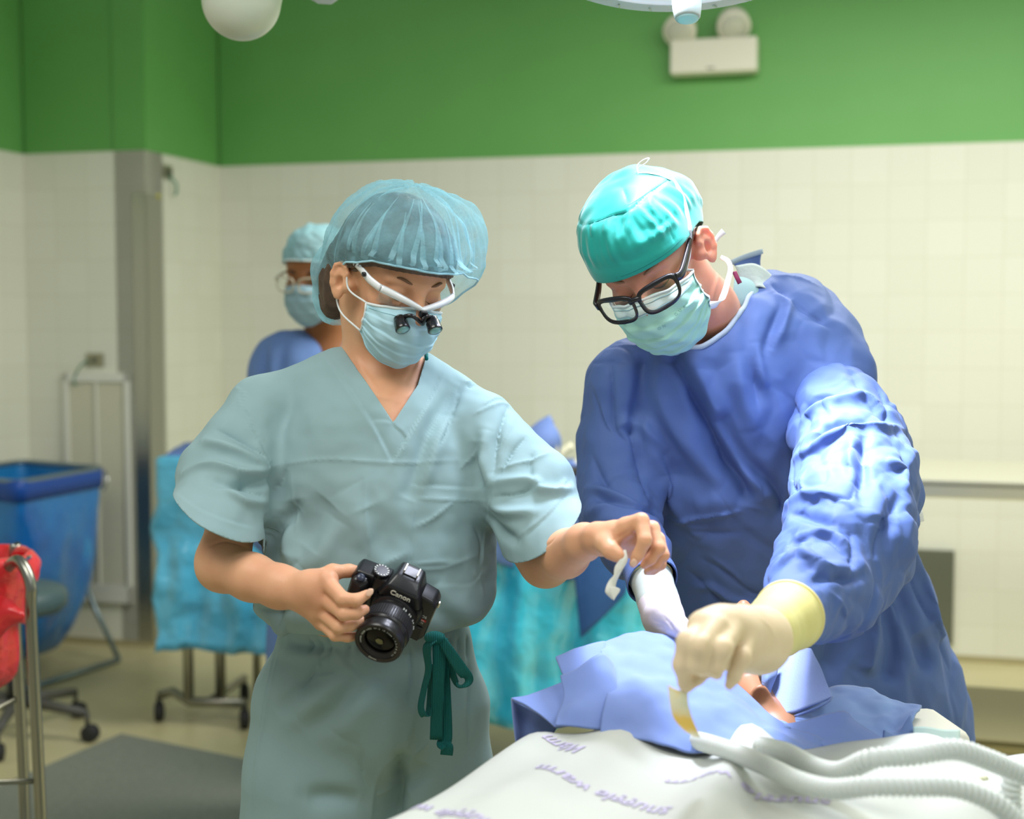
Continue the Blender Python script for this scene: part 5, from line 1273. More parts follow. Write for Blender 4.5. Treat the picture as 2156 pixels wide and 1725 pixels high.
ribbon('tie_knot', [apex + [0, 0, -.004], P(1342, 350, apex[1]), P(1352, 338, apex[1]), P(1366, 333, apex[1]), P(1360, 343, apex[1] - .004), P(1346, 352, apex[1]), P(1343, 362, apex[1])], [.008, .007, .006, .004, .006, .006, .006], (.3, .9, .3), TIE, mk, .001, 6)
tie2 = [zt_(945, 285), zt_(860, 250), zt_(760, 232), zt_(690, 232)]
t2 = [h - FW * .003 for h in (hit(capb, x, y + 3) for x, y in tie2) if h is not None]
if len(t2) > 2: ribbon('upper_tie', t2, .0075, nrm(np.array([.2, 1, .3])), TIE, mk, .0008, 5)
# far upper tie
lc = Hs.w(ms(.99, .98)); by = 2.36
ribbon('lower_tie', [lc, P(*zt_(1225, 1285), lc[1] - .005), P(*zt_(1320, 1275), 2.285), P(*zt_(1365, 1200), 2.30), P(*zt_(1395, 1100), 2.315), P(*zt_(1418, 1000), 2.335), P(*zt_(1395, 935), 2.36), P(*zt_(1340, 905), 2.39)], [.012, .013, .012, .010, .009, .008, .008, .007], [(.2, 0, 1), (.1, 0, 1), (.6, 0, .8), (1, 0, .3), (1, .1, .1), (1, .2, 0), (.8, .3, .6), (.5, .3, 1)], TIE, mk, .0008, 6)
ribbon('tie_end', [P(*zt_(1285, 800), 2.40), P(*zt_(1320, 745), 2.40), P(*zt_(1365, 700), 2.40)], [.006, .008, .011], (1, 0, .8), TIE, mk, .0008, 5)
# glasses
gl = thing('eyeglasses', 'x', 'x'); del gl['label']; del gl['category']; gl.parent = surg; lab(gl, 'black rectangular eyeglasses')
GBL = M('matte_black_frame', '17171c', .3, coat=.2)
def lensloop(q, n=40, gx=0):
    out = []
    for i in range(n):
        a = 2 * math.pi * i / n; c_, s_ = math.cos(a), math.sin(a); x = .0288 * abs(c_) ** .52 * (1 if c_ > 0 else -1); z = .0192 * abs(s_) ** .62 * (1 if s_ > 0 else -1)
        x *= (1 + .06 * (z / .018)); X = q * .0355 + x; out.append((X, .1310 - 4.4 * X * X - .16 * z, .0235 + z + .04 * q * X * 1))
    return out
for q in (-1, 1):
    lp = lensloop(q); W3 = [Hs.w(p) for p in lp]; C3 = sum(W3) / len(W3); G = []
    fwd = np.array([0, 1, -.1]) @ Hs.A
    for i, p in enumerate(W3):
        o = nrm(p - C3); th_ = .0070 if lp[i][2] > .032 else .0046
        G.append([p - o * th_ * .35 + fwd * .0022, p + o * th_ * .65 + fwd * .0018, p + o * th_ * .65 - fwd * .0024, p - o * th_ * .35 - fwd * .0024, p - o * th_ * .35 + fwd * .0022])
    gridmesh('lens_rim', np.array(G), GBL, gl, 0, 0, True)
    m = MB(); m.poly([p - fwd * .0006 for p in W3]); m.build('lens', CLEAR, gl)
    ribbon('temple_arm', [Hs.w(p) for p in ((q * .0670, .111, .036), (q * .0735, .100, .034), (q * .0765, .06, .035), (q * .0795, .02, .038), (q * .082, -.012, .036), (q * .0805, -.03, .018))], [.013, .012, .0105, .0085, .007, .006], nrm(np.array([0, .1, 1]) @ Hs.A), GBL, gl, .0042, 6)
Hs.line([(-.0095, .1290, .033), (-.004, .1300, .0355), (.004, .1300, .0355), (.0095, .1290, .033)], .0042, 'bridge', GBL, gl, 4, 8, False)
# undershirt collar
UND = fabric('undershirt_grey_green', '94b4b6', '8eaeb0', 1300, .2, ((30, .2, .003),))
s = SDF(.004); s.chain([(P(1550, 655, 2.455), .060), (P(1578, 730, 2.52), .064)], .02)
V, F = s.mesh(1); q_ = proj(V); V, F = clip(V, F, -np.minimum(poly_sd(q_, [(1300, 500), (1500, 500), (1548, 560), (1542, 640), (1512, 700), (1470, 780), (1300, 780)]) / 1200, 9)); cloth('undershirt', V, F, UND, surg, .002)
ribbon('neck_label', [P(1546, 572, 2.345), P(1552, 585, 2.34), P(1558, 597, 2.34)], [.008, .008, .008], (1, .3, .2), M('maroon_label', '7a2448', .8, 0, [('n', 200, .5, .001)]), surg, .001)
# gown
s = SDF(.0038); sg = ((0, 1, 0), .66)
s.pchain([(1535, 845, 2.43, 205), (1560, 1000, 2.48, 222), (1620, 1160, 2.53, 250), (1690, 1350, 2.58, 288), (1735, 1520, 2.60, 292)], .04, sg)
s.chain([(P(1735, 1520, 2.6), 292 / S(2.6)), (P(1745, 1800, 2.62), 300 / S(2.62)), (P(1745, 2050, 2.62), 305 / S(2.62))], .04, sg)
s.pchain([(1630, 690, 2.50, 108), (1700, 740, 2.46, 105)], .05); s.pchain([(1630, 690, 2.50, 105), (1560, 760, 2.46, 110)], .05)
s.pchain([(1560, 760, 2.44, 95), (1420, 790, 2.42, 72), (1318, 805, 2.42, 78)], .05); s.pchain([(1690, 740, 2.44, 95), (1755, 800, 2.40, 95)], .04)
s.pchain([(1318, 805, 2.42, 78), (1308, 930, 2.42, 82), (1300, 1040, 2.38, 74), (1305, 1085, 2.34, 76)], .04)
s.pchain([(1305, 1088, 2.34, 74), (1345, 1160, 2.22, 62), (1370, 1215, 2.13, 43), (1390, 1270, 2.09, 40)], .025)
s.plane((0, 0, .28), (0, 0, -1), .01)
V, F = s.mesh(2)
# left arm is a sleeve of the same gown, finer shape below
q_ = proj(V)
wr = P(1376, 1230, 2.12); wd = nrm(P(1390, 1250, 2.09) - P(1345, 1160, 2.22)); f = np.where((q_[:, 0] < 1440) & (q_[:, 1] > 1150) & (V[:, 1] < 2.26), -((V - wr) @ wd), 1.)
neck = [(1432, 742), (1480, 735), (1530, 700), (1565, 650), (1600, 592), (1560, 540), (1440, 500), (1340, 600), (1320, 705), (1380, 735)]
f = np.where(V[:, 1] < 2.60, np.minimum(f, -poly_sd(q_, neck) / 1250), f)
V, F = clip(V, F, f); 
N_ = normals(V, F); V = tidy(V, F, N_, .009, .13, 11, .003, (1, 1, .7)); V = V + N_ * crumple(V, .10, .014, (1, 1, .6), 2)[:, None]; V = relax(V, F, .35); N_ = normals(V, F)
g2 = lambda *p: Zc(2.0058, 1200, 540, *p)
st = [('G', 18, 12, g2((310, 440), (300, 600), (270, 730))), ('r', 9, 16, g2((360, 440), (400, 640), (520, 830), (640, 980))), ('G', 20, 13, g2((440, 430), (540, 620), (620, 800), (740, 1000))), ('v', 6, 9, g2((480, 520), (560, 660), (640, 850), (760, 1010))), ('R', 15, 20, g2((490, 430), (600, 640), (700, 820), (820, 1000))),
      ('G', 20, 13, g2((640, 700), (740, 860), (860, 980), (900, 1070))), ('v', 5, 8, g2((780, 380), (780, 520), (800, 650))), ('r', 7, 16, g2((700, 400), (720, 560), (780, 740))),
      ('v', 5, 7, g2((170, 440), (175, 560), (185, 720), (250, 800))), ('r', 7, 12, g2((190, 740), (260, 700), (330, 740), (420, 830))), ('v', 5, 8, g2((200, 730), (255, 740), (280, 830), (330, 1000), (420, 1120))), ('r', 7, 16, g2((300, 740), (380, 900), (450, 1060), (560, 1200))),
      ('k', 5, 4, g2((425, 1120), (520, 1105), (640, 1090), (720, 1075))), ('k', 2, 5, g2((720, 1050), (780, 1060), (850, 1085))), ('v', 3, 6, g2((500, 1150), (620, 1170), (760, 1160))), ('r', 6, 20, g2((520, 1060), (620, 1040), (700, 1060))),
      ('v', 5, 8, g2((500, 1330), (580, 1400), (650, 1470), (740, 1480))), ('r', 6, 8, g2((540, 1400), (600, 1400), (700, 1450), (800, 1480))), ('v', 4, 6, g2((560, 1280), (680, 1350), (760, 1420), (830, 1430))), ('k', 3, 5, g2((600, 1270), (680, 1330), (740, 1400))),
      ('v', 6, 8, g2((90, 840), (150, 960), (240, 1010), (340, 1040))), ('r', 8, 10, g2((70, 980), (180, 1000), (300, 1060))), ('g', 8, 9, g2((90, 1000), (200, 1050), (340, 1070), (380, 1080))), ('r', 8, 10, g2((70, 1090), (180, 1060), (320, 1090))), ('v', 5, 8, g2((110, 1130), (220, 1110), (330, 1130))),
      ('v', 4, 7, g2((90, 560), (140, 700), (230, 800))), ('k', 3, 5, g2((130, 620), (160, 720), (240, 810))), ('k', 2, 5, g2((130, 385), (240, 380), (330, 385))), ('v', 3, 5, g2((100, 450), (180, 440), (240, 450))), ('v', 4, 8, g2((280, 560), (260, 660), (250, 740))),
      ('v', 5, 7, g2((850, 110), (900, 160), (930, 190))), ('v', 4, 7, g2((930, 190), (1040, 260), (1100, 300))), ('r', 6, 9, g2((870, 150), (920, 200), (900, 290), (850, 390))), ('g', 6, 10, g2((900, 200), (860, 300), (820, 420))),
      ('r', 6, 10, g2((780, 360), (800, 480), (830, 560))), ('k', 2, 6, g2((850, 80), (960, 90), (1060, 130))),
      ('G', 18, 20, g2((1180, 1420), (1150, 1560), (1090, 1720))), ('G', 18, 18, g2((1360, 1360), (1340, 1480), (1370, 1640), (1350, 1760))), ('R', 20, 15, g2((1260, 1400), (1280, 1560), (1260, 1720))), ('v', 6, 8, g2((1420, 1290), (1470, 1420), (1540, 1560), (1600, 1740))), ('G', 15, 18, g2((1400, 1420), (1450, 1560), (1500, 1700))),
      ('R', 16, 11, g2((1400, 1180), (1440, 1280), (1500, 1420), (1560, 1600))), ('v', 4, 6, g2((1340, 1460), (1390, 1470), (1400, 1540))), ('G', 14, 18, g2((940, 1560), (960, 1640), (930, 1740)))]
V = creases(V, F, st, N_, 1.9)
gw = cloth('surgical_gown', V, F, GOWN, surg, .002); lab(gw, 'long blue non-woven surgical gown')
BIND = M('neck_binding', 'aebfd0', .8, 0, [('n', 300, .4, .001)])
for L_ in loops(V, F, 60):
    c_ = proj(L_).mean(0)
    if 1330 < c_[0] < 1650 and c_[1] < 800:
        MB().tube(spline(resample(L_, .012), 2, True), .0046, 8, closed=True).build('neck_binding', BIND, gw, True)
# sleeve toward the viewer
s = SDF(.0032)
s.pchain([(1728, 770, 2.44, 74), (1768, 890, 2.32, 94), (1797, 1000, 2.20, 118), (1790, 1110, 2.10, 128), (1778, 1170, 2.05, 126)], .03)
s.pchain([(1782, 1160, 2.06, 128), (1740, 1225, 1.98, 110), (1700, 1262, 1.90, 84), (1668, 1290, 1.84, 64), (1635, 1316, 1.78, 62)], .03)
s.pchain([(1840, 950, 2.30, 72), (1862, 1060, 2.22, 60)], .05)
V, F = s.mesh(2); wr = P(1640, 1312, 1.785); wd = nrm(P(1625, 1325, 1.75) - P(1690, 1270, 1.88)); q_ = proj(V)
V, F = clip(V, F, -((V - wr) @ wd)); V0 = V.copy(); N_ = normals(V, F); V = tidy(V, F, N_, .008, .10, 21, .004); V = V + N_ * crumple(V, .075, .014, (1, 1, 1), 5)[:, None]; V = relax(V, F, .35); N_ = normals(V, F)
st = [('r', 12, 11, g2((960, 700), (1050, 640), (1180, 600), (1240, 590), (1320, 650))), ('g', 10, 10, g2((970, 690), (1040, 600), (1160, 590))), ('v', 6, 8, g2((900, 480), (930, 600), (970, 690))), ('r', 8, 12, g2((820, 560), (900, 440), (1020, 380), (1140, 430))), ('g', 9, 12, g2((900, 600), (880, 520), (930, 420), (1040, 300))),
      ('v', 5, 7, g2((1060, 300), (1120, 380), (1180, 470), (1240, 600))), ('r', 9, 9, g2((950, 850), (1050, 780), (1180, 740), (1320, 720), (1430, 740))), ('g', 8, 10, g2((980, 830), (1100, 720), (1300, 690))), ('v', 6, 7, g2((940, 860), (930, 960), (960, 1000))),
      ('g', 9, 10, g2((1250, 740), (1230, 900), (1240, 1050))), ('r', 8, 10, g2((1200, 760), (1190, 860), (1210, 960))), ('v', 5, 7, g2((1210, 950), (1180, 1020), (1100, 1050))), ('r', 9, 10, g2((920, 1040), (1010, 1010), (1120, 1020), (1200, 1080))), ('g', 9, 10, g2((930, 1080), (1030, 1100), (1140, 1140))),
      ('r', 8, 9, g2((960, 1180), (1060, 1160), (1170, 1200))), ('g', 10, 10, g2((910, 1240), (1010, 1170), (1110, 1190), (1180, 1270))), ('v', 6, 8, g2((1180, 1160), (1200, 1240), (1190, 1330))), ('r', 9, 10, g2((880, 1300), (980, 1260), (1080, 1320), (1200, 1330))), ('g', 8, 9, g2((1000, 1400), (1080, 1350), (1180, 1360), (1260, 1340))),
      ('v', 5, 8, g2((1360, 1090), (1300, 1200), (1290, 1290))), ('g', 8, 12, g2((1400, 1000), (1350, 1120), (1340, 1250))), ('r', 6, 9, g2((1330, 860), (1400, 900), (1420, 1000))), ('v', 5, 7, g2((1290, 540), (1340, 640), (1320, 730))), ('k', 4, 5, g2((1000, 900), (980, 960), (1010, 1010))), ('k', 4, 5, g2((1100, 1420), (1150, 1480), (1160, 1540)))]
V = creases(V, F, st, N_, 1.6); wq = (ss(-((V0 - wr) @ wd), .03, .11) * ss(np.linalg.norm(V0 - P(1728, 770, 2.44), axis=1), .07, .17))[:, None]; V = V0 + (V - V0) * wq
cloth('gown_sleeve', V, F, GOWN2, surg, .002)
# gown ties and shoulder flap
ribbon('back_tie', [P(1912, 1060, 2.5), P(1922, 1068, 2.5), P(1932, 1080, 2.49), P(1936, 1100, 2.49)], [.012, .016, .018, .018], (1, .2, .5), TIE, gw, .0008, 5)
ribbon('back_tie', [P(1895, 1140, 2.5), P(1908, 1158, 2.48), P(1922, 1182, 2.48)], [.010, .012, .008], (1, .2, .2), TIE, gw, .0008, 5)
gridmesh('collar_flap', patch([[P(1542, 552, 2.50), P(1570, 540, 2.52), P(1603, 530, 2.54)], [P(1552, 566, 2.50), P(1580, 560, 2.52), P(1600, 556, 2.54)], [P(1565, 585, 2.51), P(1590, 590, 2.53), P(1606, 598, 2.55)]], 6, 6), GOWN, gw, .002)
ribbon('collar_edge', [P(1540, 553, 2.495), P(1568, 541, 2.515), P(1606, 529, 2.535)], .009, (0, 0, 1), BIND, gw, .001)
gridmesh('collar_lining', patch([[P(1548, 560, 2.46), P(1590, 556, 2.47), P(1625, 580, 2.46), P(1640, 606, 2.44)], [P(1560, 590, 2.44), P(1590, 585, 2.44), P(1612, 595, 2.44), P(1632, 612, 2.43)], [P(1575, 620, 2.43), P(1590, 605, 2.42), P(1608, 606, 2.42), P(1622, 618, 2.42)]], 6, 6), M('pale_lining', 'a9b6b4', .8, 0, [('n', 80, .4, .003)]), gw, .0015)
# gloves
def glovemat(name, c, c2, sss=.1): return M(name, c, .5, 0, [('n', 120, .12, .002)], var=(18, c2, 3), sss=sss, spec=.35)
GLN = glovemat('latex_cream', 'e3cfae', 'dcc6a2'); GLC = glovemat('latex_yellow_cuff', 'e0d692', 'dacf88'); GLW = glovemat('latex_white', 'ddd5dc', 'd7ced4'); GLG = glovemat('glove_cuff_grey', 'b9c4c0', 'b2bdb8')
s = SDF(.0022); k = .005
s.pchain([(1622, 1330, 1.75, 60), (1590, 1345, 1.70, 56), (1545, 1345, 1.65, 52)], .02); s.pchain([(1600, 1345, 1.70, 54), (1520, 1325, 1.62, 40), (1490, 1325, 1.60, 34)], .025); s.pchain([(1600, 1360, 1.70, 46), (1560, 1372, 1.64, 34)], .025)
s.pchain([(1560, 1330, 1.66, 48), (1478, 1322, 1.60, 27)], .02)
for f_ in ([(1490, 1322, 1.60, 26), (1448, 1352, 1.57, 24), (1436, 1400, 1.57, 20), (1443, 1440, 1.58, 15), (1446, 1447, 1.585, 13)],
           [(1510, 1318, 1.59, 25), (1476, 1362, 1.555, 24), (1470, 1400, 1.56, 20), (1478, 1412, 1.575, 15)],
           [(1538, 1330, 1.60, 24), (1520, 1368, 1.56, 23), (1506, 1405, 1.56, 19), (1508, 1418, 1.57, 15)],
           [(1568, 1350, 1.62, 23), (1562, 1385, 1.59, 20), (1545, 1425, 1.585, 15), (1536, 1443, 1.59, 11)]): s.pchain(f_, k)
s.pchain([(1540, 1360, 1.66, 30), (1500, 1400, 1.63, 22), (1466, 1425, 1.60, 16), (1452, 1440, 1.595, 12)], .01)
V, F = s.mesh(2); N_ = normals(V, F); V = creases(V, F, [('v', 1.6, 3, [(1500, 1345), (1494, 1360), (1490, 1375)]), ('v', 1.4, 3, [(1548, 1345), (1548, 1362)]), ('k', 1, 2.5, [(1600, 1300), (1620, 1320), (1636, 1350)])], N_)
gv = local(npmesh('latex_glove', V, F, GLN, surg)); lab(gv, 'cream latex glove pinching a dressing strip')
A, B = P(1612, 1336, 1.735), P(1672, 1288, 1.845); ax = nrm(B - A)
cf = MB().lathe(A, ax, [(.0335, -.02), (.036, 0), (.0375, .02), (.0365, .024), (.0385, .030), (.0375, .036), (.0395, .05), (.041, .062), (.0425, .085), (.0435, .1), (.0445, .101)], 48, cap=False).build('glove_cuff', GLC, gv, True)
md = cf.modifiers.new('s', 'SOLIDIFY'); md.thickness = .0014
r_ = .0445; e = A + ax * .101; u_ = nrm(np.cross(ax, [0, 0, 1])); v_ = np.cross(ax, u_)
MB().tube([e + r_ * (u_ * math.cos(a) + v_ * math.sin(a)) for a in np.linspace(0, 2 * math.pi, 48, endpoint=False)], .0028, 8, closed=True).build('rolled_bead', GLC, cf, True)
# far glove
s = SDF(.0025)
s.pchain([(1380, 1256, 2.10, 41), (1396, 1298, 2.075, 41), (1420, 1335, 2.05, 32)], .015); s.pchain([(1398, 1290, 2.06, 34), (1430, 1320, 2.03, 20), (1455, 1345, 2.0, 15)], .012); s.pchain([(1385, 1300, 2.09, 30), (1395, 1345, 2.07, 22)], .01)
for f_ in ([(1400, 1330, 2.07, 17), (1412, 1370, 2.05, 14)], [(1418, 1335, 2.05, 17), (1432, 1375, 2.03, 14)], [(1385, 1335, 2.09, 15), (1392, 1370, 2.07, 13)], [(1375, 1325, 2.10, 13), (1378, 1360, 2.09, 11)]): s.pchain(f_, .005)
V, F = s.mesh(1); N_ = normals(V, F); V = creases(V, F, [('v', 1.5, 2.5, [(1372, 1305), (1390, 1312), (1412, 1322)]), ('v', 1.5, 2.5, [(1378, 1318), (1396, 1322), (1410, 1330)]), ('v', 2, 3, [(1398, 1300), (1412, 1316), (1422, 1334)])], N_)
g3 = local(npmesh('latex_glove', V, F, GLW, surg)); lab(g3, 'white latex glove reaching under the blue towel')
A, B = P(1394, 1292, 2.075), P(1372, 1222, 2.125); ax = nrm(B - A)
cf = MB().lathe(A, ax, [(.0305, -.006), (.0315, .012), (.032, .022)], 40, cap=False).build('glove_cuff', GLW, g3, True)
cf = MB().lathe(A, ax, [(.0312, .016), (.032, .03), (.031, .045), (.0325, .060), (.0328, .072)], 40, cap=False).build('cuff_band', GLG, g3, True)
e = A + ax * .072; u_ = nrm(np.cross(ax, [0, 0, 1])); v_ = np.cross(ax, u_)
MB().tube([e + .0328 * (u_ * math.cos(a) + v_ * math.sin(a)) for a in np.linspace(0, 2 * math.pi, 40, endpoint=False)], .0018, 8, closed=True).build('rolled_bead', GLC, cf, True)
# strip in the glove
TAPE2 = M('iodine_strip', 'e2dcae', .6, 0, sss=.15); nt = TAPE2.node_tree; vr = nt.nodes.new('ShaderNodeTexNoise'); vr.inputs['Scale'].default_value = 26; cr2 = nt.nodes.new('ShaderNodeValToRGB'); cr2.color_ramp.elements[0].position = .48; cr2.color_ramp.elements[0].color = (*srgb('e4e2c4'), 1); cr2.color_ramp.elements[1].position = .62; cr2.color_ramp.elements[1].color = (*srgb('e9c765'), 1)
tc_ = nt.nodes.new('ShaderNodeTexCoord'); nt.links.new(tc_.outputs['Object'], vr.inputs[0]); nt.links.new(vr.outputs['Fac'], cr2.inputs[0]); nt.links.new(cr2.outputs[0], nt.nodes['Principled BSDF'].inputs[0])
G = patch([[P(1406, 1443, 1.585), P(1425, 1452, 1.58), P(1448, 1458, 1.58)], [P(1410, 1480, 1.585), P(1430, 1482, 1.58), P(1450, 1484, 1.58)], [P(1418, 1512, 1.59), P(1436, 1516, 1.59), P(1458, 1514, 1.588)], [P(1440, 1538, 1.60), P(1456, 1540, 1.595), P(1468, 1538, 1.59)], [P(1462, 1552, 1.61), P(1470, 1553, 1.60), P(1475, 1553, 1.60)]], 6, 6)
tag(gridmesh('dressing_strip', G, TAPE2, None, .0006), 'yellow-stained curved dressing strip held in the cream gloved fingers', 'dressing strip')
# ================================================================ THIRD PERSON (behind)
Ht = Head(P(668, 598, 3.92), (-18, 14, 3), 1.0)
s = SDF(.004); Ht.build(s); s.chain([(Ht.w((0, -.03, -.03)), .058), (P(690, 700, 4.0), .06), (P(695, 760, 4.0), .08)], .02); s.pchain([(610, 800, 4.0, 40), (780, 800, 4.0, 40)], .03)
SKIND = M('skin_brown', '8f5a33', .5, 0, [('v', 600, .12, .0006)], sss=.12)
for q in (-1, 1):
    W_ = P(708 + q * 66, 1182, 3.82); Cc = P(708 - q * 4, 1196, 3.775 + .02 * q); dx = nrm(Cc - W_)
    s.cone(W_, W_ + dx * .05, .024, .026, .01)
    for i in range(4):
        f0 = W_ + dx * .05 + Z * (.027 - .018 * i); f1 = f0 + dx * (.038 - .004 * abs(i - 1)) + np.array([0, -.012, 0]); f2 = f1 + dx * .022 + np.array([0, .010, -.004])
        s.chain([(f0, .0095), (f1, .0085), (f2, .007)], .004)
    s.chain([(W_ + dx * .02 + Z * .02, .013), (W_ + dx * .045 + Z * .045, .010), (W_ + dx * .07 + Z * .05, .008)], .006)
    s.pchain([(708 + q * 90, 800, 4.0, 34), (708 + q * 138, 960, 4.0, 30), (708 + q * 124, 1120, 3.95, 26), (708 + q * 66, 1182, 3.82, 19)], .02)
tp_ = sdfobj('person', s, SKIND); tag(tp_, 'masked person with glasses standing half hidden behind the woman', 'person')
mk = gridmesh('face_mask', gsurf(Ht, mask_surf([(.3, 0, 0, .002), (.6, 0, .03, .002)], 5), 41, 31), M('mask_grey_blue', '8fb0bf', .8), tp_, .001, 0)
for q in (-1, 1):
    Ht.line([mask_surf([], 5)(q * .98, .03), (q * .08, .0, .02), (q * .08, -.02, -.01), mask_surf([], 5)(q * .98, .95)], .0015, 'ear_loop', MASKE, mk, 6, 6, False)
gt = thing('eyeglasses', 'x', 'x'); del gt['label']; del gt['category']; gt.parent = tp_; lab(gt, 'clear plastic framed glasses')
FRC = M('clear_frame', 'b9b19c', .15, coat=.5)
for q in (-1, 1):
    W3 = [Ht.w(p) for p in lensloop(q)]; MB().tube(W3, .0022, 8, closed=True).build('lens_rim', FRC, gt, True)
    MB().poly(W3).build('lens', CLEAR, gt)
    Ht.line([(q * .063, .104, .03), (q * .078, .09, .033), (q * .08, .03, .036), (q * .082, -.02, .03)], .0028, 'temple_arm', FRC, gt, 6, 8, False)
    Ht.line([(q * .012, .0915, .047), (q * .024, .0925, .051), (q * .036, .086, .0535), (q * .049, .0735, .050)], .0032, 'eyebrow', LASH, tp_)
s = SDF(.006); Ht.e(s, (0, -.015, .068), (.089, .112, .096)); V, F = s.mesh(1); l = Ht.l(V); f = l[:, 2] - np.interp(l[:, 1], [-.12, -.04, 0, .09, .12], [-.05, .02, .05, .085, .09]); V, F = clip(V, F, f); N_ = normals(V, F); V = V + N_ * fbm(V, .03, .008, 2)[:, None]
cloth('bouffant_cap', V, F, veil('bouffant_pale', 'a9dbe6', .8), tp_, 0)
L_ = loops(V, F, 20)
if L_: MB().tube(resample(L_[0], .02), .003, 6, closed=True).build('elastic_band', M('band_pale', 'd5eaf0', .7), tp_.children[-1], True)
s = SDF(.0075); sq4 = ((0, 1, 0), .62)
s.pchain([(700, 770, 4.02, 55), (620, 775, 4.0, 62), (588, 800, 4.0, 60)], .05); s.pchain([(700, 770, 4.02, 55), (790, 775, 4.0, 62), (830, 800, 4.0, 60)], .05)
s.pchain([(705, 850, 4.02, 130), (705, 1000, 4.02, 140), (705, 1200, 4.02, 142), (705, 1500, 4.02, 150), (705, 1640, 4.02, 150)], .05, sq4)
for q in (-1, 1): s.pchain([(708 + q * 118, 800, 4.0, 62), (708 + q * 140, 960, 4.0, 56), (708 + q * 128, 1120, 3.95, 50), (708 + q * 60, 1180, 3.82, 42)], .04)
s.plane((0, 0, .06), (0, 0, -1), .01)
V, F = s.mesh(2); q_ = proj(V); V, F = clip(V, F, -poly_sd(q_, [(640, 640), (742, 640), (738, 690), (715, 712), (672, 712), (652, 690)]) / 750); N_ = normals(V, F); V = tidy(V, F, N_, .02, .2, 4, .006, (1, 1, .4))
N_ = normals(V, F); V = creases(V, F, [('g', 12, 14, [(560, 730), (555, 790), (550, 850)]), ('g', 9, 14, [(600, 700), (590, 780), (585, 860)]), ('r', 8, 14, [(575, 720), (570, 800)])], N_)
cloth('blue_gown', V, F, fabric('gown_blue_far', '6d8cc8', '6685c2', 1500, .2, ((10, .35, .01),), .7), tp_, 0)
s = SDF(.012)
for q in (-1, 1): c_ = np.array([P(705, 1, 4.02)[0] + q * .11, 3.93, .04]); s.ell(c_, (.045, .13, .05)); s.cone(c_ + [0, .06, 0], c_ + [0, .08, .09], .04, .05, .02)
s.plane((0, 0, .003), (0, 0, -1), .005); sdfobj('shoes', s, WHITEP, tp_, 1)

# ================================================================ OPERATING TABLE, PATIENT, DRAPES
TD = nrm([.457, .889, 0]); TP = np.array([TD[1], -TD[0], 0]); T0 = np.array([.30, 1.62, 0])   # axis towards the head end, across
def tw(a, b, z): return T0 + TD * a + TP * b + Z * z
t = thing('operating_table', 'operating table with white pads and steel column under the drapes', 'operating table', T0)
m = MB(); m.box(tw(-.35, 0, .70), (1.75, .50, .03), [TD, TP, Z], .005).build('table_frame', STEELD, t)
MB().box(tw(-.35, 0, .75), (1.7, .48, .07), [TD, TP, Z], .025, 3).build('mattress_pad', M('black_pad', '2c2f36', .5), t, True)
MB().box(tw(-.2, 0, .36), (.22, .2, .66), [TD, TP, Z], .02).build('pedestal', STEEL, t); MB().box(tw(-.25, 0, .035), (.95, .42, .06), [TD, TP, Z], .02).build('base', STEELD, t)
PADW = M('white_pad_vinyl', 'eceadf', .4)
pc_ = P(1948, 1530, 2.05)
MB().box(pc_ + [0, .0, -.014], (.088, .14, .05), [nrm([1, .1, 0]), nrm([-.1, 1, 0]), Z], .018, 4).build('armboard_pad', PADW, t, True)
MB().box(pc_ + [-.13, -.0, -.045], (.3, .1, .02), [nrm([1, .1, 0]), nrm([-.1, 1, 0]), Z], .004).build('armboard_bracket', STEELD, t)
MB().tube([P(1985, 1630, 1.78), P(1985, 1650, 1.78), P(1986, 1740, 1.78) , P(1988, 2100, 1.80)], .009, 12).build('side_post', M('tan_steel', 'a39a78', .4, .6), t, True)
# patient: one body, mostly hidden
hp_ = P(1590, 1452, 2.16)
s = SDF(.004)
hc = P(1575, 1440, 2.17); hc[2] = .90
HX = nrm([.9, -.35, .1]); HZ = nrm(np.array([.35, .75, -.1])); HZ = nrm(HZ - HX * (HZ @ HX)); HY = np.cross(HZ, HX); HY = HY if HY[2] > 0 else -HY
HA = np.array([HX, HY, HZ])     # sideways, face (up), crown
def hw(x, y, z): return hc + HX * x + HY * y + HZ * z
Hp = Head(hc, (0, 0, 0), .93); Hp.A = HA; Hp.build(s)
ec = P(1600, 1474, 2.035)
s.cone(ec + [-.004, .012, 0], hc, .014, .03, .01); s.ell(ec, (.0150, .0065, .0235), None, .004)
for a0 in range(12):
    f_ = lambda a: ec + np.array([.0125 * math.cos(a / 12 * 5.0 - 1.5), -.0045, .0205 * math.sin(a / 12 * 5.0 - 1.5)])
    s.cone(f_(a0), f_(a0 + 1), .0030, .0030, .003)
s.ell(ec + [-.002, -.0075, -.002], (.0075, .006, .0125), None, .003, 's')
s.cone(hw(0, -.02, -.05), tw(.30, .0, .78), .04, .045, .02)
tor = [(tw(.26, -.04, .79), .065), (tw(.1, 0, .80), .075), (tw(-.25, 0, .815), .08), (tw(-.5, .0, .81), .085)]
s.chain(tor, .04, (Z, .75)); s.cone(tw(.22, -.13, .80), tw(.22, .10, .79), .04, .04, .04)
for q in (-1, 1):
    s.chain([(tw(.20, q * .14, .79), .04), (tw(.0, q * .19, .81), .04), (tw(-.22, q * .18, .80), .03), (tw(-.32, q * .17, .80), .03)], .02); s.chain([(tw(-.5, q * .08, .81), .065), (tw(-.85, q * .09, .80), .05), (tw(-1.1, q * .09, .80), .04)], .03)
V, F = s.mesh(1)
pat = local(npmesh('person', V, F, M('patient_skin', 'b5805f', .45, sss=.1))); tag(pat, 'patient lying under blue towels, only ear and temple showing', 'person')
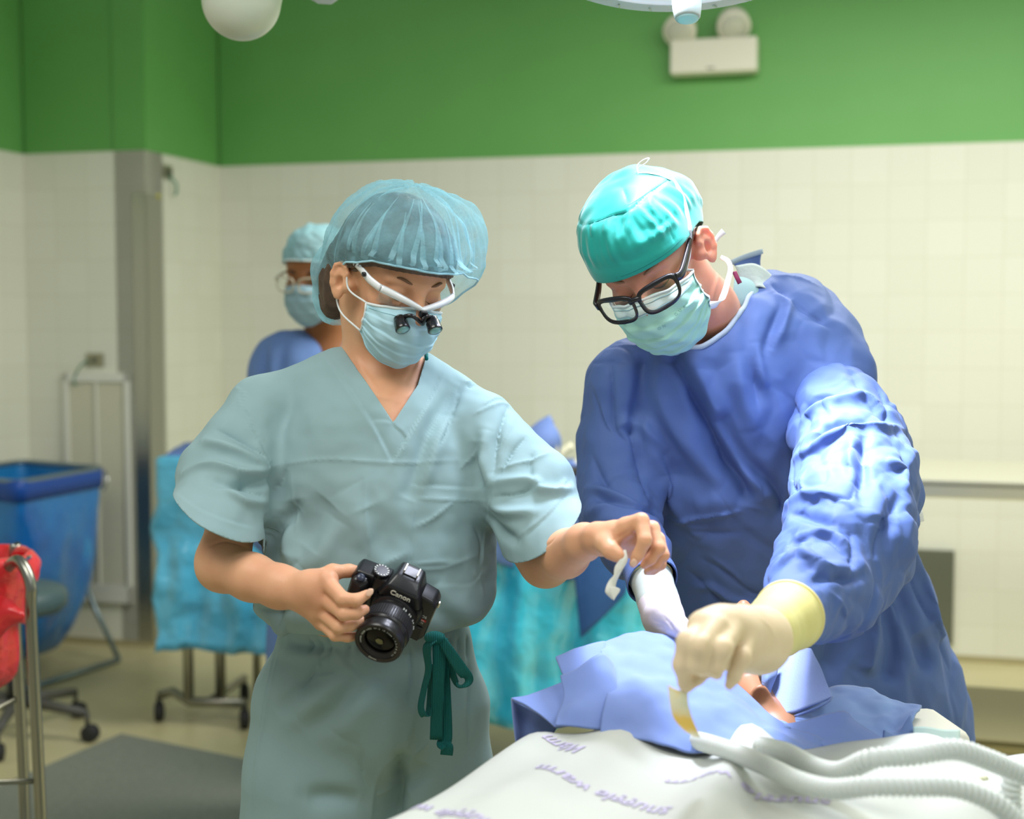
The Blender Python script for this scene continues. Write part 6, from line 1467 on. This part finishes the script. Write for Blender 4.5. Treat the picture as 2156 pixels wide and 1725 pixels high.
N_ = normals(V, F); q_ = proj(V); V2, F2 = clip(V + N_ * .004, F, np.minimum(poly_sd(q_, [(1588, 1385), (1650, 1370), (1660, 1436), (1612, 1446), (1600, 1440), (1592, 1415)]) / 1300, 2.3 - V[:, 1])); cloth('hair', V2, F2, M('dark_patient_hair', '241a17', .6, 0, [('n', 500, .5, .002)]), pat, 0)
s = SDF(.0025); 
# blanket
BLK_ = M('forced_air_blanket', 'bfc2bb', .75, 0, [('n', 30, .15, .004), ('n', 260, .1, .0008)], var=(5, 'babeb6', 3), sheen=.1, spec=.2)
def blanket_z(a, b):
    "a along the table (head +), b across (right +)"
    base = .902 - .045 * (b + .33) / .66 - .03 * ss(b - .2, 0, .13)
    r = 0
    for (b0, w_, A, s_) in ((-.23, .04, .016, .1), (-.09, .035, .034, -.15), (.02, .05, .012, -.12), (.12, .05, .028, .05), (.22, .04, .018, .2)):
        r += A * math.exp(-((b - b0 - s_ * (a - .2)) / w_) ** 2) * ss(a - .5 * b, -.5, .2)
    n = .006 * math.sin(b * 30 + a * 9) * math.sin(a * 11 + 1) + .012 * noise.noise(Vector((a * 5, b * 7, 2)))
    return base + r + n
nu, nv = 120, 110; G = np.zeros((nu, nv, 3))
for i in range(nu):
    for j in range(nv):
        sdist = -.66 + 1.32 * j / (nv - 1); hw_ = .33; a = -1.15 + (1.15 + .09 + .514 * (max(-.33, min(.33, sdist)) + .33)) * i / (nu - 1)
        if abs(sdist) <= hw_: b_, z_ = sdist, blanket_z(a, sdist)
        else:
            e_ = abs(sdist) - hw_; sg_ = math.copysign(1, sdist); rad = .06
            th_ = min(e_ / rad, math.pi / 2); b_ = sg_ * (hw_ + rad * math.sin(th_)); z_ = blanket_z(a, sg_ * hw_) - rad * (1 - math.cos(th_)) - max(0, e_ - rad * math.pi / 2)
            b_ += sg_ * .015 * math.sin(a * 14 + sg_) * min(1, e_ * 6)
        aa = a
        G[i, j] = tw(aa, b_, z_)
if np.cross(G[5, 50] - G[4, 50], G[4, 51] - G[4, 50])[2] < 0: G = G[::-1].copy()
bo = gridmesh('warming_blanket', G, BLK_, None, .006, -1); tag(bo, 'white printed warming blanket puffed up over the patient', 'blanket')
bt = bvh(G.reshape(-1, 3), np.stack([np.arange(nu * nv).reshape(nu, nv)[:-1, :-1], np.arange(nu * nv).reshape(nu, nv)[1:, :-1], np.arange(nu * nv).reshape(nu, nv)[1:, 1:], np.arange(nu * nv).reshape(nu, nv)[:-1, 1:]], -1).reshape(-1, 4))
PURP = M('blanket_print_lilac', 'b9b2cd', .8)
def drapetext(body, c0, du, size, name='blanket_print'):
    "lettering laid flat on the blanket, reading along du"
    du = nrm(du); dv = np.cross(Z, du)
    cu_ = bpy.data.curves.new(name, 'FONT'); cu_.body = body; cu_.size = size; cu_.align_x = 'CENTER'; cu_.align_y = 'CENTER'; cu_.offset = .0006
    tmp = bpy.data.objects.new('tmp', cu_); COL.objects.link(tmp); dg = bpy.context.evaluated_depsgraph_get(); me = bpy.data.meshes.new_from_object(tmp.evaluated_get(dg)); bpy.data.objects.remove(tmp)
    bm = bmesh.new(); bm.from_mesh(me); bmesh.ops.triangulate(bm, faces=bm.faces[:]); bmesh.ops.subdivide_edges(bm, edges=[e for e in bm.edges if e.calc_length() > .012], cuts=2)
    dead = []
    for v in bm.verts:
        p = np.asarray(c0) + du * v.co.x + dv * v.co.y; r = bt.ray_cast(Vector((p[0], p[1], 1.6)), Vector((0, 0, -1)))
        if r[0] is None or r[0].z < .8: dead.append(v)
        v.co = Vector((p[0], p[1], (r[0].z if r[0] is not None else .9) + .0012))
    bmesh.ops.delete(bm, geom=dead, context='VERTS'); bm.to_mesh(me); bm.free(); me.materials.clear(); o = link(name, me, PURP, bo, False); return local(o)
for c_, du in ((P(1470, 1690, 1.55), (-.97, .25, 0)), (P(1165, 1640, 1.60), (-.97, .25, 0))): pass
dl = nrm(-TP * 1.0 + TD * -.12)
def atpx(px, py):
    o = Vector(EYE); d = Vector(nrm(P(px, py, 2.0) - EYE)); r = bt.ray_cast(o, d); return np.array(r[0]) if r[0] is not None else P(px, py, 1.6)
for px_, py_, tx, du in ((1262, 1672, 'snuggle warm', None), (1185, 1572, 'Warm', None), (925, 1712, 'snuggle warm', None), (1570, 1660, 'snuggle warm', dl)):
    q_ = atpx(px_, py_); q2 = atpx(px_ - 60, py_ - 28); drapetext(tx, q_, q2 - q_ if du is None else du, .036)
# ---- blue towels
TOW = M('blue_cotton_towel', '7f95d0', .9, 0, [('n', 1100, .35, .0008), ('r', 14, .3, .004)], var=(10, '788ecb', 3), sheen=.3, spec=.15)
TOW2 = M('blue_cotton_towel_light', '88a4d8', .9, 0, [('n', 1100, .35, .0008), ('r', 20, .3, .004)], var=(10, '8099d2', 3), sheen=.3, spec=.15)
def towel(rows, name, mat, parent, th=.003, n=14, amp=.004, sc=.05, seed=0):
    G = patch([[P(*p) for p in r] for r in rows], n, n); sh = G.shape; V = G.reshape(-1, 3)
    V = V + np.stack([fbm(V, sc, amp * .5, 2, seed=seed), fbm(V, sc, amp, 2, seed=seed + 1), fbm(V, sc, amp, 2, seed=seed + 2)], 1)
    return gridmesh(name, V.reshape(sh), mat, parent, th)
main = towel([[(1262, 1356, 2.00), (1320, 1338, 2.02), (1380, 1333, 2.03), (1450, 1352, 2.03), (1530, 1415, 2.02), (1590, 1480, 1.98), (1650, 1522, 1.94), (1720, 1552, 1.92), (1800, 1604, 1.90)],
       [(1268, 1395, 1.95), (1325, 1390, 1.95), (1390, 1392, 1.955), (1455, 1405, 1.96), (1530, 1450, 1.95), (1590, 1505, 1.92), (1650, 1545, 1.90), (1720, 1575, 1.885), (1797, 1612, 1.87)],
       [(1282, 1440, 1.90), (1340, 1445, 1.89), (1400, 1450, 1.89), (1465, 1460, 1.89), (1530, 1485, 1.89), (1590, 1520, 1.88), (1650, 1556, 1.87), (1720, 1590, 1.86), (1790, 1622, 1.85)],
       [(1275, 1485, 1.86), (1340, 1500, 1.85), (1400, 1512, 1.84), (1465, 1522, 1.84), (1530, 1530, 1.84), (1590, 1548, 1.84), (1650, 1575, 1.84), (1715, 1605, 1.83), (1780, 1640, 1.83)],
       [(1262, 1540, 1.83), (1330, 1560, 1.81), (1400, 1575, 1.80), (1465, 1585, 1.80), (1530, 1580, 1.80), (1590, 1590, 1.80), (1650, 1610, 1.80), (1710, 1630, 1.80), (1770, 1665, 1.80)]], 'blue_towel', TOW, None, amp=.006)
tag(main, 'large blue towel tented up in the middle over the patient', 'towel', 'blue operating towels')
sv_ = towel([[(1600, 1492, 1.975), (1560, 1452, 1.995), (1535, 1432, 2.01)], [(1625, 1512, 1.955), (1585, 1485, 1.97), (1552, 1462, 1.985)], [(1665, 1535, 1.93), (1625, 1530, 1.92), (1575, 1512, 1.93)]], 'turned_edge', TOW2, main, .004, 8, .001)
l1 = towel([[(1170, 1386, 1.97), (1210, 1370, 1.985), (1262, 1354, 1.995), (1275, 1352, 2.0)], [(1185, 1420, 1.94), (1215, 1410, 1.945), (1255, 1400, 1.95), (1272, 1400, 1.955)], [(1200, 1450, 1.93), (1225, 1445, 1.93), (1258, 1450, 1.92), (1285, 1455, 1.92)]], 'blue_towel', TOW, None, .004, 10, .002, seed=5)
tag(l1, 'upper blue towel corner pointing left beneath the tented towel', 'towel', 'blue operating towels')
l2 = towel([[(1182, 1428, 1.92), (1215, 1410, 1.915), (1250, 1385, 1.92), (1272, 1378, 1.93), (1290, 1400, 1.93)], [(1188, 1470, 1.89), (1220, 1462, 1.885), (1255, 1450, 1.885), (1280, 1440, 1.89), (1298, 1450, 1.89)], [(1176, 1505, 1.87), (1205, 1495, 1.86), (1245, 1490, 1.86), (1280, 1490, 1.86), (1310, 1495, 1.86)], [(1170, 1528, 1.855), (1200, 1532, 1.845), (1245, 1535, 1.84), (1285, 1540, 1.84), (1330, 1550, 1.83)]], 'blue_towel', TOW, None, .004, 10, .003, seed=8)
tag(l2, 'middle blue towel fold tucked at the left of the tented towel', 'towel', 'blue operating towels')
l3 = towel([[(1077, 1473, 1.93), (1110, 1466, 1.93), (1150, 1452, 1.935), (1195, 1435, 1.94)], [(1110, 1488, 1.905), (1140, 1484, 1.905), (1170, 1475, 1.91), (1200, 1465, 1.91)], [(1145, 1512, 1.88), (1165, 1510, 1.88), (1185, 1505, 1.88), (1205, 1500, 1.88)], [(1168, 1532, 1.87), (1178, 1532, 1.87), (1190, 1530, 1.87), (1205, 1528, 1.87)]], 'blue_towel', TOW, None, .004, 10, .002, seed=11)
tag(l3, 'lowest blue towel with its corner hanging over the left table edge', 'towel', 'blue operating towels')
towel([[(1077, 1473, 1.93), (1100, 1483, 1.94), (1130, 1500, 1.94), (1172, 1530, 1.93)], [(1080, 1510, 1.93), (1102, 1515, 1.945), (1130, 1525, 1.94), (1165, 1545, 1.93)], [(1086, 1560, 1.93), (1105, 1558, 1.94), (1130, 1562, 1.94), (1160, 1570, 1.93)], [(1090, 1620, 1.93), (1108, 1620, 1.94), (1130, 1620, 1.94), (1160, 1620, 1.93)]], 'hanging_side', TOW, l3, .003, 8, .003, seed=14)
r1 = towel([[(1632, 1505, 2.04), (1700, 1470, 2.10), (1760, 1448, 2.14), (1830, 1455, 2.13), (1880, 1478, 2.10), (1942, 1490, 2.06)], [(1640, 1530, 1.99), (1710, 1510, 2.03), (1780, 1495, 2.06), (1840, 1500, 2.05), (1885, 1515, 2.03), (1925, 1512, 2.02)], [(1665, 1555, 1.95), (1730, 1545, 1.97), (1790, 1540, 1.98), (1840, 1550, 1.98), (1870, 1560, 1.98), (1898, 1540, 1.98)], [(1700, 1580, 1.91), (1760, 1580, 1.92), (1810, 1585, 1.93), (1850, 1590, 1.94), (1890, 1592, 1.94), (1926, 1590, 1.94)]], 'blue_towel', TOW2, None, .004, 10, .007, .04, seed=17)
tag(r1, 'pale blue rumpled towel spread toward the white arm board pad', 'towel', 'blue operating towels')
towel([[(1918, 1505, 1.985), (1923, 1530, 1.975), (1928, 1560, 1.965)], [(1890, 1545, 1.975), (1895, 1560, 1.965), (1905, 1575, 1.96)], [(1862, 1535, 1.965), (1860, 1555, 1.96), (1860, 1585, 1.955)]], 'side_fold', TOW2, r1, .003, 8, .002)
r2 = towel([[(1640, 1530, 1.955), (1700, 1518, 1.975), (1772, 1500, 1.995), (1800, 1520, 1.985), (1862, 1562, 1.955)], [(1680, 1550, 1.925), (1720, 1545, 1.935), (1770, 1540, 1.945), (1805, 1555, 1.94), (1850, 1580, 1.92)], [(1740, 1575, 1.89), (1760, 1575, 1.895), (1785, 1580, 1.9), (1810, 1590, 1.90), (1835, 1600, 1.89)], [(1785, 1600, 1.86), (1795, 1605, 1.86), (1805, 1612, 1.865), (1815, 1618, 1.865), (1825, 1624, 1.86)]], 'blue_towel', TOW, None, .004, 10, .0015, seed=20)
tag(r2, 'smooth violet-blue towel with a stitched hem below the rumpled one', 'towel', 'blue operating towels')
ribbon('hem_stitch', [P(1776, 1502, 1.989), P(1800, 1527, 1.976), P(1835, 1562, 1.950), P(1848, 1585, 1.925)], .0014, (1, 0, .3), M('hem_thread', '5066a8', .8), r2, .001)
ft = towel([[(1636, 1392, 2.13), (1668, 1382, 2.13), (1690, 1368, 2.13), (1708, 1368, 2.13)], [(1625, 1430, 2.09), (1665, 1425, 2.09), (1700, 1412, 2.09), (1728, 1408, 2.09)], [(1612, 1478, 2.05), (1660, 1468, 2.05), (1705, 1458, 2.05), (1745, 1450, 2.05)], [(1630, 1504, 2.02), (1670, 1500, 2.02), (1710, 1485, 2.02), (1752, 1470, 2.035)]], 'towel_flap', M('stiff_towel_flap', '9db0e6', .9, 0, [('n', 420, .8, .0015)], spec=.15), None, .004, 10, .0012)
tag(ft, 'stiff textured blue towel flap standing bright under the lamp', 'towel', 'blue operating towels')
towel([[(1752, 1468, 2.035), (1748, 1476, 2.02), (1735, 1484, 2.01)], [(1742, 1480, 2.02), (1728, 1488, 2.01), (1712, 1494, 2.005)], [(1716, 1494, 2.02), (1700, 1500, 2.01), (1672, 1508, 2.01)]], 'curled_corner', TOW, ft, .003, 6, .0008)
t5 = towel([[(1603, 1392, 2.08), (1617, 1392, 2.09), (1640, 1385, 2.10)], [(1604, 1425, 2.06), (1617, 1425, 2.05), (1634, 1420, 2.07)], [(1606, 1450, 2.05), (1614, 1450, 2.045), (1622, 1452, 2.06)], [(1613, 1476, 2.05), (1616, 1476, 2.045), (1620, 1478, 2.05)]], 'blue_towel', TOW2, None, .003, 8, .002)
tag(t5, 'narrow blue towel band folded down over the patient\'s hair', 'towel', 'blue operating towels')
UP_ = M('underpad_aqua', 'bfe0e0', .6, 0, [('r', 20, .5, .004)], var=(10, 'd5eae6', 3))
up = towel([[(1925, 1532, 1.965), (1965, 1530, 1.965), (2022, 1540, 1.965)], [(1924, 1575, 1.94), (1965, 1572, 1.94), (2022, 1580, 1.94)], [(1920, 1640, 1.935), (1965, 1640, 1.93), (2005, 1640, 1.935)], [(1915, 1700, 1.935), (1955, 1720, 1.93), (1985, 1720, 1.935)]], 'underpad', UP_, None, .003, 8, .004)
tag(up, 'aqua and white absorbent underpad hanging off the arm board pad', 'underpad')
hb = towel([[(1700, 1590, 1.89), (1780, 1590, 1.90), (1860, 1590, 1.92), (1924, 1585, 1.93)], [(1720, 1640, 1.88), (1790, 1645, 1.89), (1860, 1650, 1.90), (1920, 1650, 1.91)], [(1800, 1725, 1.87), (1850, 1740, 1.88), (1900, 1760, 1.89), (1960, 1780, 1.9)]], 'blue_towel', TOW, None, .003, 10, .006, seed=23)
tag(hb, 'blue towel hanging down behind the corrugated hoses', 'towel', 'blue operating towels')
# ---- breathing hoses
HOSE = M('corrugated_hose_clear', 'd3dad6', .35, 0, None, sss=.15, alpha=.86)
def corr(pts, r, label, parent=None, pitch=.0072):
    p = spline(pts, 24); d = np.r_[0, np.cumsum(np.linalg.norm(np.diff(p, axis=0), axis=1))]; n = int(d[-1] / pitch * 4); t_ = np.linspace(0, d[-1], n); q = np.stack([np.interp(t_, d, p[:, i]) for i in range(3)], 1)
    rr_ = [r * (1 + .13 * (1, .35, -1, -.35)[i % 4]) for i in range(n)]; o = MB().tube(q, rr_, 18).build('breathing_hose', HOSE, parent, True); return tag(o, label, 'hose', None) if label else o
HY_ = 1.5
corr([P(1600, 1572, 1.76), P(1655, 1585, 1.72), P(1712, 1615, 1.66), P(1768, 1626, 1.61), P(1836, 1598, 1.57), P(1921, 1590, 1.57), P(2007, 1578, 1.58), P(2072, 1597, 1.59), P(2138, 1624, 1.6), P(2220, 1660, 1.6), P(2330, 1730, 1.6)], .0112, 'upper corrugated clear breathing hose arching across the lower right')
corr([P(1415, 1545, 1.95), P(1450, 1556, 1.86), P(1490, 1566, 1.77), P(1545, 1584, 1.71), P(1610, 1612, 1.64), P(1680, 1645, 1.58), P(1750, 1662, 1.54), P(1830, 1656, 1.51), P(1920, 1656, 1.50), P(2007, 1658, 1.50), P(2072, 1679, 1.50), P(2121, 1712, 1.5), P(2180, 1790, 1.5), P(2230, 1900, 1.5)], .0108, 'lower corrugated clear breathing hose behind the white blanket ridge')
corr([P(2136, 1632, 1.66), P(2128, 1670, 1.66), P(2133, 1740, 1.66), P(2150, 1900, 1.66)], .0115, 'short corrugated hose dropping down at the right edge of the frame')
GRN = M('grey_green_hose', '4f6a62', .4)
MB().tube(spline([P(2075, 1640, 1.75), P(2040, 1650, 1.80), P(2043, 1700, 1.80), P(2046, 1800, 1.8)], 8), .004, 8).build('iv_line', M('clear_line', 'c9c9a8', .3), None, True); tag(bpy.data.objects['iv_line'], 'thin clear line looping behind the upper breathing hose', 'tubing')
